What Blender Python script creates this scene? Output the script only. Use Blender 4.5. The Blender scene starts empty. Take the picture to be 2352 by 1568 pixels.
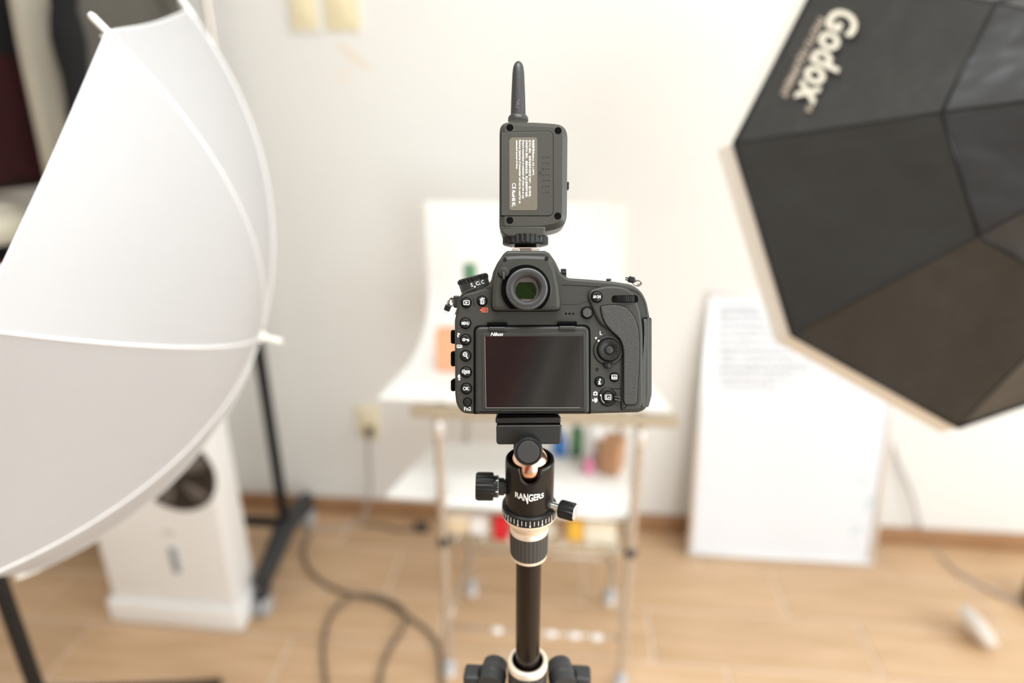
import bpy, math, random
from mathutils import Vector, Matrix

random.seed(7)
sc = bpy.context.scene
COL = sc.collection
PI = math.pi

# ------------------------------------------------------------------ camera, world, light, exposure
FPX = 1568.0                                   # 24 mm lens on a 36 mm sensor, 2352 px wide
PITCH, YAW = math.radians(22.0), math.radians(5.1)
EYE = Vector((0, 0, 1.5))
RZ = Matrix.Rotation(YAW, 3, 'Z')
RT = RZ @ Vector((1, 0, 0))
UP = RZ @ Vector((0, math.sin(PITCH), math.cos(PITCH)))
FW = RZ @ Vector((0, math.cos(PITCH), -math.sin(PITCH)))
cam_d = bpy.data.cameras.new('main_camera')
cam_d.lens = 24.0
cam_d.sensor_width = 36.0
cam_d.clip_start = 0.02
cam_d.dof.use_dof = True
cam_d.dof.focus_distance = 0.503
cam_d.dof.aperture_fstop = 1.9
cam_d.dof.aperture_blades = 0
cam = bpy.data.objects.new('main_camera', cam_d)
COL.objects.link(cam)
cam.location = EYE
cam.rotation_euler = (PI / 2 - PITCH, 0, YAW)
sc.camera = cam

sc.view_settings.view_transform = 'Standard'
sc.view_settings.look = 'None'
sc.view_settings.gamma = 1.0
sc.view_settings.exposure = 0.13
sc.view_settings.use_curve_mapping = False
sc.cycles.use_denoising = True
sc.cycles.max_bounces = 10
sc.cycles.diffuse_bounces = 6

world = bpy.data.worlds.new('daylight')
sc.world = world
world.use_nodes = True
bg = world.node_tree.nodes['Background']
bg.inputs[0].default_value = (0.96, 0.98, 1.0, 1)
bg.inputs[1].default_value = 1.2


def area(name, loc, target, sx, sy, watts, col):
    d = bpy.data.lights.new(name, 'AREA')
    d.shape = 'RECTANGLE'
    d.size, d.size_y, d.energy, d.color = sx, sy, watts, col
    o = bpy.data.objects.new(name, d)
    COL.objects.link(o)
    o.location = loc
    o.rotation_euler = (Vector(target) - Vector(loc)).to_track_quat('-Z', 'Y').to_euler()
    return o


# daylight entering by the window in the right wall and the glazed opening behind the photographer
area('daylight_side_window', (2.58, 0.10, 1.60), (0, 0.10, 1.5), 2.4, 1.7, 56, (0.90, 0.965, 1.0))
area('daylight_rear_opening', (1.55, -2.18, 1.45), (0.0, 2, 1.35), 1.75, 2.1, 50, (0.90, 0.965, 1.0))
area('added_ceiling_fill', (0.05, 0.25, 2.555), (0.05, 0.25, 0), 1.15, 0.55, 25, (0.91, 0.97, 1.0))  # added ceiling light, unseen, evens out the brightness of the room


# ------------------------------------------------------------------ coordinates read off the lens
def at(px, py, zc):
    return EYE + (FW + RT * ((px - 1176) / FPX) + UP * ((784 - py) / FPX)) * zc


def on_plane(px, py, n, o):
    d = at(px, py, 1.0) - EYE
    n = Vector(n)
    return EYE + d * ((Vector(o) - EYE).dot(n) / d.dot(n))


def fl(px, py, z=0.0):
    return on_plane(px, py, (0, 0, 1), (0, 0, z))


def wl(px, py, y=2.0):
    return on_plane(px, py, (0, 1, 0), (0, y, 0))


# ------------------------------------------------------------------ materials
MATS = {}


def srgb(r, g, b):
    f = lambda c: (c / 255 / 12.92) if c <= 10.3 else ((c / 255 + 0.055) / 1.055) ** 2.4
    return (f(r), f(g), f(b), 1)


def mat(name, col, rough=0.5, metal=0.0, var=0.06, scale=30, bump=0.0, bscale=400, bdist=0.0003, kind='noise',
        coat=0.0, trans=0.0, ior=1.45, sss=0.0, spec=0.5):
    m = bpy.data.materials.new(name)
    m.use_nodes = True
    nt = m.node_tree
    b = nt.nodes['Principled BSDF']
    tc = nt.nodes.new('ShaderNodeTexCoord')
    nz = nt.nodes.new('ShaderNodeTexNoise')
    nz.inputs['Scale'].default_value = scale
    nz.inputs['Detail'].default_value = 4
    nt.links.new(tc.outputs['Object'], nz.inputs['Vector'])
    mx = nt.nodes.new('ShaderNodeMix')
    mx.data_type = 'RGBA'
    nt.links.new(nz.outputs['Fac'], mx.inputs['Factor'])
    mx.inputs[6].default_value = tuple(c * (1 - var) for c in col[:3]) + (1,)
    mx.inputs[7].default_value = tuple(min(1, c * (1 + var)) for c in col[:3]) + (1,)
    nt.links.new(mx.outputs[2], b.inputs['Base Color'])
    b.inputs['Roughness'].default_value = rough
    b.inputs['Metallic'].default_value = metal
    b.inputs['IOR'].default_value = ior
    b.inputs['Coat Weight'].default_value = coat
    b.inputs['Transmission Weight'].default_value = trans
    b.inputs['Specular IOR Level'].default_value = spec
    if bump:
        if kind == 'voronoi':
            t = nt.nodes.new('ShaderNodeTexVoronoi')
            t.feature = 'DISTANCE_TO_EDGE'
            out = t.outputs['Distance']
        elif kind == 'wave':
            t = nt.nodes.new('ShaderNodeTexWave')
            t.inputs['Distortion'].default_value = 3
            out = t.outputs['Fac']
        else:
            t = nt.nodes.new('ShaderNodeTexNoise')
            out = t.outputs['Fac']
        t.inputs['Scale'].default_value = bscale
        nt.links.new(tc.outputs['Object'], t.inputs['Vector'])
        bp = nt.nodes.new('ShaderNodeBump')
        bp.inputs['Strength'].default_value = bump
        bp.inputs['Distance'].default_value = bdist
        nt.links.new(out, bp.inputs['Height'])
        nt.links.new(bp.outputs['Normal'], b.inputs['Normal'])
    MATS[name] = m
    return m


def lin(v):
    return (v, v, v, 1)


M_BODY = mat('camera_black_magnesium', (0.034, 0.0335, 0.0275, 1), 0.46, 0, 0.10, 900, 0.25, 3500, 0.00008, spec=0.40)
M_BODY2 = mat('camera_smooth_plastic', (0.030, 0.0295, 0.0255, 1), 0.40, 0, 0.06, 300, spec=0.38)
M_DARK = mat('gap_black', (0.004, 0.004, 0.004, 1), 0.9, 0, 0.05, 200, spec=0.04)
M_BTN = mat('button_black', (0.014, 0.014, 0.0135, 1), 0.30, 0, 0.06, 400, spec=0.28)
M_LEATH = mat('camera_leatherette', (0.044, 0.043, 0.039, 1), 0.50, 0, 0.12, 700, 1.0, 900, 0.0005, 'voronoi', spec=0.4)
M_RUBBER = mat('eyecup_rubber', (0.075, 0.074, 0.072, 1), 0.45, 0, 0.05, 500)
M_PRINT = mat('white_print', (0.86, 0.86, 0.84, 1), 0.5, 0, 0.02, 300)
M_GRIPP = mat('grey_pips', (0.17, 0.17, 0.165, 1), 0.5, 0, 0.05, 300)
M_CAP = mat('knob_cap_grey', (0.030, 0.029, 0.028, 1), 0.5, 0, 0.05, 300)
M_RED = mat('red_print', (0.80, 0.12, 0.06, 1), 0.5, 0, 0.02, 300)
M_SCREEN = mat('screen_glass', (0.010, 0.009, 0.009, 1), 0.07, 0, 0.05, 60, spec=0.95)
M_LINE = mat('screen_edge_glint', (0.35, 0.35, 0.34, 1), 0.35, 0.6, 0.03, 300)
M_VF = mat('viewfinder_glass', (0.006, 0.016, 0.002, 1), 0.10, 0, 0.8, 260, spec=0.25)
M_VFIN = mat('viewfinder_inner', (0.11, 0.09, 0.085, 1), 0.5, 0, 0.05, 300)
M_STEEL = mat('bright_steel', (0.78, 0.76, 0.72, 1), 0.22, 1.0, 0.04, 300)
M_TRIG = mat('trigger_plastic', (0.044, 0.043, 0.036, 1), 0.36, 0, 0.06, 500, 0.15, 3000, 0.00006)
M_LABEL = mat('trigger_label', (0.125, 0.108, 0.08, 1), 0.45, 0, 0.05, 200)
M_ANT = mat('antenna_rubber', (0.030, 0.030, 0.029, 1), 0.36, 0, 0.06, 200)
M_ANOD = mat('black_anodised', (0.020, 0.018, 0.016, 1), 0.26, 0.35, 0.06, 200)
M_CLAMP = mat('clamp_black', (0.024, 0.024, 0.022, 1), 0.32, 0.2, 0.06, 200)
M_KNOB = mat('knob_black', (0.014, 0.014, 0.0135, 1), 0.36, 0, 0.06, 300, spec=0.35)
M_COPPER = mat('copper_ball', (0.97, 0.63, 0.47, 1), 0.20, 1.0, 0.03, 100)
M_CREAM = mat('champagne_gold', (0.95, 0.82, 0.66, 1), 0.30, 0.45, 0.03, 100)
M_GRIP = mat('twist_grip_rubber', (0.055, 0.054, 0.051, 1), 0.5, 0, 0.06, 200)
M_TUBE = mat('column_black', (0.016, 0.011, 0.008, 1), 0.24, 0.3, 0.08, 100)
M_WALL = mat('cream_wall_paint', (0.80, 0.80, 0.775, 1), 0.75, 0, 0.025, 3, 0.2, 60, 0.003)
M_CEIL = mat('ceiling_paint', (0.88, 0.87, 0.84, 1), 0.8, 0, 0.02, 3)
M_BASEB = mat('baseboard_wood', (0.36, 0.20, 0.10, 1), 0.5, 0, 0.2, 12)
M_WHITE = mat('white_plastic', (0.88, 0.88, 0.87, 1), 0.38, 0, 0.02, 20)
M_BOARD = mat('whiteboard_surface', (0.775, 0.805, 0.85, 1), 0.25, 0, 0.02, 5)
M_ALU = mat('aluminium', (0.80, 0.80, 0.80, 1), 0.35, 0.7, 0.04, 60)
M_CHROME = mat('chrome_tube', (0.62, 0.57, 0.51, 1), 0.25, 0.70, 0.03, 60)
M_RAIL = mat('beige_rail', (0.42, 0.35, 0.25, 1), 0.45, 0, 0.06, 40)
M_SWEEP = mat('sweep_sheet', (0.92, 0.92, 0.90, 1), 0.4, 0, 0.01, 10)
M_IVORY = mat('ivory_switch', (0.82, 0.74, 0.50, 1), 0.42, 0, 0.03, 30)
M_BLACKM = mat('black_metal', (0.012, 0.012, 0.013, 1), 0.4, 0.3, 0.06, 60)
M_GREYP = mat('dark_grey_plastic', (0.035, 0.036, 0.038, 1), 0.5, 0, 0.06, 60)
M_CAST = mat('caster_wheel_grey', (0.45, 0.46, 0.48, 1), 0.4, 0, 0.06, 60)
M_CABLE = mat('grey_brown_cable', (0.16, 0.12, 0.085, 1), 0.5, 0, 0.05, 60)
M_CABLE2 = mat('grey_cable', (0.42, 0.38, 0.35, 1), 0.5, 0, 0.05, 60)
M_BLKFAB = mat('softbox_black_cloth', (0.024, 0.0237, 0.0217, 1), 0.44, 0, 0.20, 9, 0.6, 14, 0.010)
M_SHEEN = mat('softbox_back_cloth', (0.026, 0.0265, 0.027, 1), 0.38, 0, 0.25, 8, 0.8, 12, 0.012)
M_LIP = mat('softbox_white_cloth', (0.86, 0.82, 0.74, 1), 0.7, 0, 0.03, 12)
M_LOGO = mat('softbox_print', (0.66, 0.61, 0.50, 1), 0.6, 0, 0.03, 60)
M_LOGO2 = mat('softbox_print_faint', (0.42, 0.35, 0.28, 1), 0.6, 0, 0.03, 60)
M_GRILL = mat('cooler_grill_dark', (0.045, 0.036, 0.026, 1), 0.45, 0, 0.1, 60)
M_DISP = mat('cooler_display', (0.30, 0.34, 0.38, 1), 0.2, 0, 0.05, 60)
M_MAROON = mat('maroon_cloth', (0.028, 0.0012, 0.0022, 1), 0.9, 0, 0.25, 14)
M_BLKCL = mat('black_cloth', (0.006, 0.006, 0.007, 1), 0.9, 0, 0.2, 14)
M_BEIGE = mat('oatmeal_cloth', (0.50, 0.47, 0.39, 1), 0.85, 0, 0.08, 14)
M_GREYCL = mat('charcoal_cloth', (0.095, 0.088, 0.074, 1), 0.85, 0, 0.12, 14)
M_REDCL = mat('red_cloth', (0.62, 0.012, 0.022, 1), 0.8, 0, 0.1, 14)
M_PURPLE = mat('purple_cloth', (0.10, 0.02, 0.22, 1), 0.8, 0, 0.1, 14)
M_HAT = mat('cream_hat_cloth', (0.62, 0.58, 0.48, 1), 0.8, 0, 0.06, 14)
M_HATB = mat('pale_hat_band', (0.80, 0.76, 0.62, 1), 0.7, 0, 0.04, 14)
M_PEACH = mat('terracotta_card', (0.80, 0.42, 0.24, 1), 0.6, 0, 0.05, 14)
M_CAB = mat('dark_cabinet_wood', (0.020, 0.013, 0.010, 1), 0.5, 0, 0.2, 12)
M_CURG = mat('grey_reflection_drape', (0.55, 0.54, 0.50, 1), 0.9, 0, 0.1, 6)
M_CURR = mat('red_reflection_drape', (0.30, 0.045, 0.015, 1), 0.9, 0, 0.2, 6)
M_INK = mat('whiteboard_ink', (0.12, 0.13, 0.16, 1), 0.6, 0, 0.1, 40)
M_INKT = mat('whiteboard_teal_ink', (0.36, 0.64, 0.64, 1), 0.6, 0, 0.1, 40)
M_GREEN = mat('green_plastic', (0.10, 0.24, 0.13, 1), 0.4, 0, 0.05, 30)
M_BLUE = mat('blue_plastic', (0.05, 0.20, 0.55, 1), 0.4, 0, 0.05, 30)
M_PINK = mat('pink_plastic', (0.80, 0.26, 0.42, 1), 0.4, 0, 0.05, 30)
M_YEL = mat('yellow_plastic', (0.80, 0.46, 0.06, 1), 0.4, 0, 0.05, 30)
M_BROWN = mat('brown_card', (0.48, 0.26, 0.14, 1), 0.6, 0, 0.06, 30)
M_TAN = mat('tan_card', (0.84, 0.68, 0.46, 1), 0.6, 0, 0.06, 30)

# umbrella nylon: diffuse plus translucent
M_UMB = bpy.data.materials.new('umbrella_nylon')
M_UMB.use_nodes = True
nt = M_UMB.node_tree
pb = nt.nodes['Principled BSDF']
pb.inputs['Base Color'].default_value = (0.76, 0.758, 0.765, 1)
pb.inputs['Roughness'].default_value = 0.55
tl = nt.nodes.new('ShaderNodeBsdfTranslucent')
wv = nt.nodes.new('ShaderNodeTexNoise')
wv.inputs['Scale'].default_value = 5
cr = nt.nodes.new('ShaderNodeValToRGB')
cr.color_ramp.elements[0].color = (0.76, 0.758, 0.76, 1)
cr.color_ramp.elements[1].color = (0.79, 0.788, 0.79, 1)
nt.links.new(wv.outputs['Fac'], cr.inputs['Fac'])
nt.links.new(cr.outputs['Color'], tl.inputs['Color'])
ms = nt.nodes.new('ShaderNodeMixShader')
ms.inputs[0].default_value = 0.60
nt.links.new(pb.outputs[0], ms.inputs[1])
nt.links.new(tl.outputs[0], ms.inputs[2])
nt.links.new(ms.outputs[0], nt.nodes['Material Output'].inputs[0])

# wood-look floor plank
M_PLANK = bpy.data.materials.new('wood_look_tile')
M_PLANK.use_nodes = True
nt = M_PLANK.node_tree
pb = nt.nodes['Principled BSDF']
tc = nt.nodes.new('ShaderNodeTexCoord')
oi = nt.nodes.new('ShaderNodeObjectInfo')
ad = nt.nodes.new('ShaderNodeVectorMath')
ad.operation = 'MULTIPLY_ADD'
ad.inputs[1].default_value = (1.6, 16, 1)
sh = nt.nodes.new('ShaderNodeCombineXYZ')
mul = nt.nodes.new('ShaderNodeMath')
mul.operation = 'MULTIPLY'
mul.inputs[1].default_value = 37
nt.links.new(oi.outputs['Random'], mul.inputs[0])
nt.links.new(mul.outputs[0], sh.inputs[0])
nt.links.new(mul.outputs[0], sh.inputs[1])
nt.links.new(tc.outputs['Object'], ad.inputs[0])
nt.links.new(sh.outputs[0], ad.inputs[2])
nz = nt.nodes.new('ShaderNodeTexNoise')
nz.inputs['Scale'].default_value = 2.2
nz.inputs['Detail'].default_value = 6
nt.links.new(ad.outputs[0], nz.inputs['Vector'])
cr = nt.nodes.new('ShaderNodeValToRGB')
e = cr.color_ramp.elements
e[0].position, e[0].color = 0.28, (0.51, 0.330, 0.182, 1)
e[1].position, e[1].color = 0.75, (0.68, 0.470, 0.298, 1)
nt.links.new(nz.outputs['Fac'], cr.inputs['Fac'])
hs = nt.nodes.new('ShaderNodeHueSaturation')
mr = nt.nodes.new('ShaderNodeMapRange')
mr.inputs[3].default_value, mr.inputs[4].default_value = 0.94, 1.05
nt.links.new(oi.outputs['Random'], mr.inputs[0])
nt.links.new(mr.outputs[0], hs.inputs['Value'])
nt.links.new(cr.outputs['Color'], hs.inputs['Color'])
nt.links.new(hs.outputs['Color'], pb.inputs['Base Color'])
pb.inputs['Roughness'].default_value = 0.42
M_GROUT = mat('pale_grout', (0.80, 0.71, 0.60, 1), 0.8, 0, 0.05, 40)


# ------------------------------------------------------------------ mesh building
def area2(p):
    return 0.5 * sum(p[i][0] * p[(i + 1) % len(p)][1] - p[(i + 1) % len(p)][0] * p[i][1] for i in range(len(p)))


def inset(p, d):
    n = len(p)
    if area2(p) < 0:
        d = -d
    out = []
    for i in range(n):
        a, b, c = Vector(p[i - 1]), Vector(p[i]), Vector(p[(i + 1) % n])
        e1, e2 = (b - a), (c - b)
        if e1.length < 1e-9 or e2.length < 1e-9:
            out.append(tuple(b))
            continue
        n1 = Vector((-e1.y, e1.x)).normalized()
        n2 = Vector((-e2.y, e2.x)).normalized()
        m = n1 + n2
        k = m.length_squared
        m = m * (2 / k) if k > 0.4 else n1
        out.append(tuple(b + m * d))
    return out


def rp(pts, r, n=5):
    """round the corners of a polygon; a point may carry its own radius as third entry"""
    out = []
    N = len(pts)
    for i in range(N):
        p = Vector(pts[i][:2])
        a = Vector(pts[i - 1][:2])
        c = Vector(pts[(i + 1) % N][:2])
        rr = pts[i][2] if len(pts[i]) > 2 else r
        u, v = (a - p), (c - p)
        lu, lv = u.length, v.length
        u.normalize()
        v.normalize()
        t = min(rr, lu * 0.49, lv * 0.49)
        if t < 1e-7:
            out.append(tuple(p))
            continue
        for k in range(n + 1):
            s = k / n
            q = (p + u * t) * (1 - s) ** 2 + p * 2 * s * (1 - s) + (p + v * t) * s * s
            out.append(tuple(q))
    return out


def catmull(pts, n=6, closed=True):
    out = []
    N = len(pts)
    rng = range(N) if closed else range(N - 1)
    P = [Vector(p) for p in pts]
    for i in rng:
        p0 = P[i - 1] if closed or i > 0 else P[0]
        p1 = P[i]
        p2 = P[(i + 1) % N]
        p3 = P[(i + 2) % N] if closed or i + 2 < N else P[-1]
        for k in range(n):
            t = k / n
            out.append(0.5 * ((2 * p1) + (p2 - p0) * t + (2 * p0 - 5 * p1 + 4 * p2 - p3) * t * t
                              + (3 * p1 - p0 - 3 * p2 + p3) * t ** 3))
    if not closed:
        out.append(P[-1].copy())
    return out


def axis_matrix(o, d, upv=(0, 0, 1)):
    z = Vector(d).normalized()
    u = Vector(upv)
    if abs(u.normalized().dot(z)) > 0.98:
        u = Vector((0, 1, 0)) if abs(z.y) < 0.9 else Vector((1, 0, 0))
    x = u.cross(z).normalized()
    y = z.cross(x)
    m = Matrix((x, y, z)).transposed().to_4x4()
    m.translation = Vector(o)
    return m


class MB:
    def __init__(s):
        s.v, s.f = [], []

    def add(s, vs, fs, M=None):
        k = len(s.v)
        s.v += [tuple(M @ Vector(p)) if M else tuple(p) for p in vs]
        s.f += [tuple(i + k for i in f) for f in fs]
        return s

    def rings(s, R, M=None, cap0=True, cap1=True, closed=True):
        n = len(R[0])
        vs = [p for r in R for p in r]
        fs = []
        for j in range(len(R) - 1):
            for i in range(n if closed else n - 1):
                a, b = j * n + i, j * n + (i + 1) % n
                fs.append((a, b, b + n, a + n))
        if cap0:
            fs.append(tuple(range(n))[::-1])
        if cap1:
            fs.append(tuple((len(R) - 1) * n + i for i in range(n)))
        return s.add(vs, fs, M)

    def prism(s, poly, z0, z1, b=0.0, n=3, M=None, back=0.0):
        p = [tuple(q[:2]) for q in poly]
        if area2(p) < 0:
            p = p[::-1]
        R = []
        if back:
            for k in range(n):
                t = PI / 2 * k / n
                R.append([(q[0], q[1], z0 + back * (1 - math.sin(t))) for q in inset(p, back * (1 - math.cos(PI / 2 - t)))][:])
            R = []
            for k in range(n + 1):
                t = PI / 2 * k / n
                R.append([(q[0], q[1], z0 + back * (1 - math.cos(t))) for q in inset(p, back * (1 - math.sin(t)))])
        else:
            R.append([(q[0], q[1], z0) for q in p])
        if b:
            for k in range(n + 1):
                t = PI / 2 * k / n
                R.append([(q[0], q[1], z1 - b + b * math.sin(t)) for q in inset(p, b * (1 - math.cos(t)))])
        else:
            R.append([(q[0], q[1], z1) for q in p])
        return s.rings(R, M)

    def box(s, c, d, b=0.0, M=None, n=2):
        x, y, z = d[0] / 2, d[1] / 2, d[2] / 2
        T = Matrix.Translation(Vector(c))
        if M:
            T = M @ T
        if not b:
            return s.prism([(-x, -y), (x, -y), (x, y), (-x, y)], -z, z, M=T)
        b = min(b, x * .9, y * .9, z * .9)
        return s.prism(rp([(-x, -y), (x, -y), (x, y), (-x, y)], b * 1.2, 3), -z, z, b, n, T, b)

    def lathe(s, prof, seg=48, M=None, cap0=True, cap1=True, ph=0.0):
        """profile entries (radius, height[, knurl depth])"""
        R = []
        for q in prof:
            k = q[2] if len(q) > 2 else 0
            ring = []
            for i in range(seg):
                a = 2 * PI * i / seg + ph
                r = q[0] - (k if (i // 2) % 2 else 0)
                ring.append((r * math.cos(a), r * math.sin(a), q[1]))
            R.append(ring)
        return s.rings(R, M, cap0, cap1)

    def tube(s, pts, r, seg=10, M=None, caps=True):
        P = [Vector(p) for p in pts]
        t0 = (P[1] - P[0]).normalized()
        u = t0.orthogonal().normalized()
        R = []
        for i, p in enumerate(P):
            t = (P[min(i + 1, len(P) - 1)] - P[max(i - 1, 0)]).normalized()
            u = (u - t * u.dot(t)).normalized()
            w = t.cross(u)
            rr = r[i] if isinstance(r, (list, tuple)) else r
            R.append([tuple(p + (u * math.cos(2 * PI * k / seg) + w * math.sin(2 * PI * k / seg)) * rr) for k in range(seg)])
        return s.rings(R, M, caps, caps)

    def sphere(s, c, r, M=None, seg=24, n=14, sx=1, sy=1, sz=1):
        R = []
        for j in range(n + 1):
            a = PI * (0.001 + 0.998 * j / n)
            R.append([(c[0] + r * sx * math.sin(a) * math.cos(2 * PI * i / seg), c[1] + r * sy * math.sin(a) * math.sin(2 * PI * i / seg),
                       c[2] - r * sz * math.cos(a)) for i in range(seg)])
        return s.rings(R, M)

    def torus(s, R0, r, M=None, seg=32, n=8):
        R = []
        for i in range(seg):
            a = 2 * PI * i / seg
            R.append([((R0 + r * math.cos(2 * PI * k / n)) * math.cos(a), (R0 + r * math.cos(2 * PI * k / n)) * math.sin(a), r * math.sin(2 * PI * k / n)) for k in range(n)])
        R.append(R[0])
        return s.rings(R, M, False, False)

    def sheet(s, grid, th, M=None):
        """closed thin solid from a grid of points, offset along its normals"""
        nj, ni = len(grid), len(grid[0])
        G = [[Vector(p) for p in row] for row in grid]
        N = []
        for j in range(nj):
            for i in range(ni):
                du = G[j][min(i + 1, ni - 1)] - G[j][max(i - 1, 0)]
                dv = G[min(j + 1, nj - 1)][i] - G[max(j - 1, 0)][i]
                n = du.cross(dv)
                N.append(n.normalized() if n.length > 1e-12 else Vector((0, 0, 1)))
        flat = [p for row in G for p in row]
        vs = [tuple(p + n * th / 2) for p, n in zip(flat, N)] + [tuple(p - n * th / 2) for p, n in zip(flat, N)]
        k = nj * ni
        fs = []
        for j in range(nj - 1):
            for i in range(ni - 1):
                a = j * ni + i
                fs.append((a, a + 1, a + ni + 1, a + ni))
                fs.append((k + a, k + a + ni, k + a + ni + 1, k + a + 1))
        edge = [i for i in range(ni)] + [j * ni + ni - 1 for j in range(1, nj)] + [(nj - 1) * ni + i for i in range(ni - 2, -1, -1)] + [j * ni for j in range(nj - 2, 0, -1)]
        for q in range(len(edge)):
            a, b = edge[q], edge[(q + 1) % len(edge)]
            fs.append((b, a, k + a, k + b))
        return s.add(vs, fs, M)

    def build(s, name, m, parent=None, ang=32, **props):
        me = bpy.data.meshes.new(name)
        me.from_pydata(s.v, [], s.f)
        me.materials.append(m)
        me.polygons.foreach_set('use_smooth', [len(f) <= 4 for f in s.f])
        me.set_sharp_from_angle(angle=math.radians(ang))
        me.polygons.foreach_set('use_smooth', [len(f) <= 4 for f in s.f])
        o = bpy.data.objects.new(name, me)
        COL.objects.link(o)
        if parent:
            o.parent = parent
        for k, v in props.items():
            o[k] = v
        return o


def thing(name, label, cat, loc=(0, 0, 0), rot=None, group=None):
    o = bpy.data.objects.new(name, None)
    o.empty_display_size = 0.05
    COL.objects.link(o)
    if isinstance(loc, Matrix):
        o.matrix_world = loc
    else:
        o.location = loc
        if rot is not None:
            o.rotation_euler = (0, 0, rot)
    o['label'] = label
    o['category'] = cat
    if group:
        o['group'] = group
    return o


def copy_tree(o, parent=None):
    c = o.copy()
    COL.objects.link(c)
    if parent:
        c.parent = parent
    for ch in list(o.children):
        copy_tree(ch, c)
    return c


def text_pts(txt, shear=0.0, bold=0.0, space=1.0):
    """flat lettering as (verts 0..1 box, faces, aspect)"""
    cu = bpy.data.curves.new('lettering', 'FONT')
    cu.body = txt
    cu.shear = shear
    cu.offset = bold
    cu.space_character = space
    cu.resolution_u = 3
    cu.fill_mode = 'FRONT'
    ob = bpy.data.objects.new('lettering', cu)
    COL.objects.link(ob)
    bpy.context.view_layer.update()
    dg = bpy.context.evaluated_depsgraph_get()
    me = bpy.data.meshes.new_from_object(ob.evaluated_get(dg))
    vs = [v.co.copy() for v in me.vertices]
    fs = [tuple(p.vertices) for p in me.polygons]
    bpy.data.objects.remove(ob)
    bpy.data.curves.remove(cu)
    bpy.data.meshes.remove(me)
    x0, x1 = min(v.x for v in vs), max(v.x for v in vs)
    y0, y1 = min(v.y for v in vs), max(v.y for v in vs)
    return [((v.x - x0) / (x1 - x0), (v.y - y0) / (y1 - y0)) for v in vs], fs, (x1 - x0) / (y1 - y0)


# ------------------------------------------------------------------ the room
RX0, RX1, RY0, RY1, RH = -2.6, 2.6, -2.2, 2.0, 2.6


def struct(o):
    o['kind'] = 'structure'
    return o


floor = struct(MB().box(((RX0 + RX1) / 2, (RY0 + RY1) / 2, -0.034), (RX1 - RX0 + .2, RY1 - RY0 + .2, 0.06)).build('floor', M_GROUT))
PL, PW = 0.60, 0.20
pm = MB().box((0, 0, 0), (PL - 0.007, PW - 0.007, 0.008), 0.0015).build('plank', M_PLANK, floor)
first = True
row = 0
y = 1.92
while y > RY0 - 0.05:
    off = (0.0, 0.22, 0.41)[row % 3]
    x = RX0 - 0.25 + off
    while x < RX1 + 0.2:
        o = pm if first else pm.copy()
        if not first:
            COL.objects.link(o)
            o.parent = floor
        first = False
        o.location = (x, y, -0.004 - random.random() * 0.0006)
        x += PL
    y -= PW
    row += 1

T = 0.1
wall_b = struct(MB().box(((RX0 + RX1) / 2, RY1 + T / 2, RH / 2), (RX1 - RX0 + 2 * T, T, RH)).build('wall_back', M_WALL))
M_SCUFF = mat('scuffed_plaster', (0.80, 0.72, 0.60, 1), 0.9, 0, 0.06, 60)
M_SCUFF2 = mat('repaired_plaster', (0.83, 0.77, 0.70, 1), 0.9, 0, 0.06, 60)
for q_, m_ in (([(770, 92), (790, 100), (815, 122), (838, 142), (856, 156), (846, 162), (822, 148), (800, 130), (782, 112)], M_SCUFF), ([(788, 158), (800, 152), (812, 164), (800, 182), (782, 190), (776, 180)], M_SCUFF2),
               ([(1404, 455), (1420, 452), (1425, 466), (1408, 472)], M_SCUFF2)):
    MB().prism([(p_.x, p_.z) for p_ in [wl(*c_) for c_ in q_]], 0, 0.0006, 0, 1, Matrix(((1, 0, 0, 0), (0, 0, -1, 2.0), (0, 1, 0, 0), (0, 0, 0, 1)))).build('plaster_patch', m_, wall_b)
struct(MB().box((RX0 - T / 2, (RY0 + RY1) / 2, RH / 2), (T, RY1 - RY0, RH)).build('wall_left', M_WALL))


def holed_wall(name, a0, a1, h0, h1, w0, w1, along, pos):
    mb = MB()
    L = [(a0, h0, 0, RH), (h1, a1, 0, RH), (h0, h1, 0, w0), (h0, h1, w1, RH)]
    for (u0, u1, z0, z1) in L:
        if along == 'y':
            mb.box((pos, (u0 + u1) / 2, (z0 + z1) / 2), (T, u1 - u0, z1 - z0))
        else:
            mb.box(((u0 + u1) / 2, pos, (z0 + z1) / 2), (u1 - u0, T, z1 - z0))
    return struct(mb.build(name, M_WALL))


holed_wall('wall_right', RY0, RY1, -1.10, 1.30, 0.7, 2.45, 'y', RX1 + T / 2)
holed_wall('wall_front', RX0, RX1, 0.65, 2.45, 0.3, 2.4, 'x', RY0 - T / 2)
struct(MB().box(((RX0 + RX1) / 2, (RY0 + RY1) / 2, RH + 0.05), (RX1 - RX0 + 2 * T, RY1 - RY0 + 2 * T, 0.1)).build('ceiling', M_CEIL))


def window_frame(name, along, pos, u0, u1, z0, z1):
    mb = MB()
    um = (u0 + u1) / 2
    for u in (u0 + .025, um, u1 - .025):
        c, d = ((pos, u, (z0 + z1) / 2), (0.06, 0.05, z1 - z0)) if along == 'y' else ((u, pos, (z0 + z1) / 2), (0.05, 0.06, z1 - z0))
        mb.box(c, d, 0.004)
    for z in (z0 + .025, z1 - .025):
        c, d = ((pos, um, z), (0.055, u1 - u0, 0.05)) if along == 'y' else ((um, pos, z), (u1 - u0, 0.055, 0.05))
        mb.box(c, d, 0.004)
    return struct(mb.build(name, M_WHITE))


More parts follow.
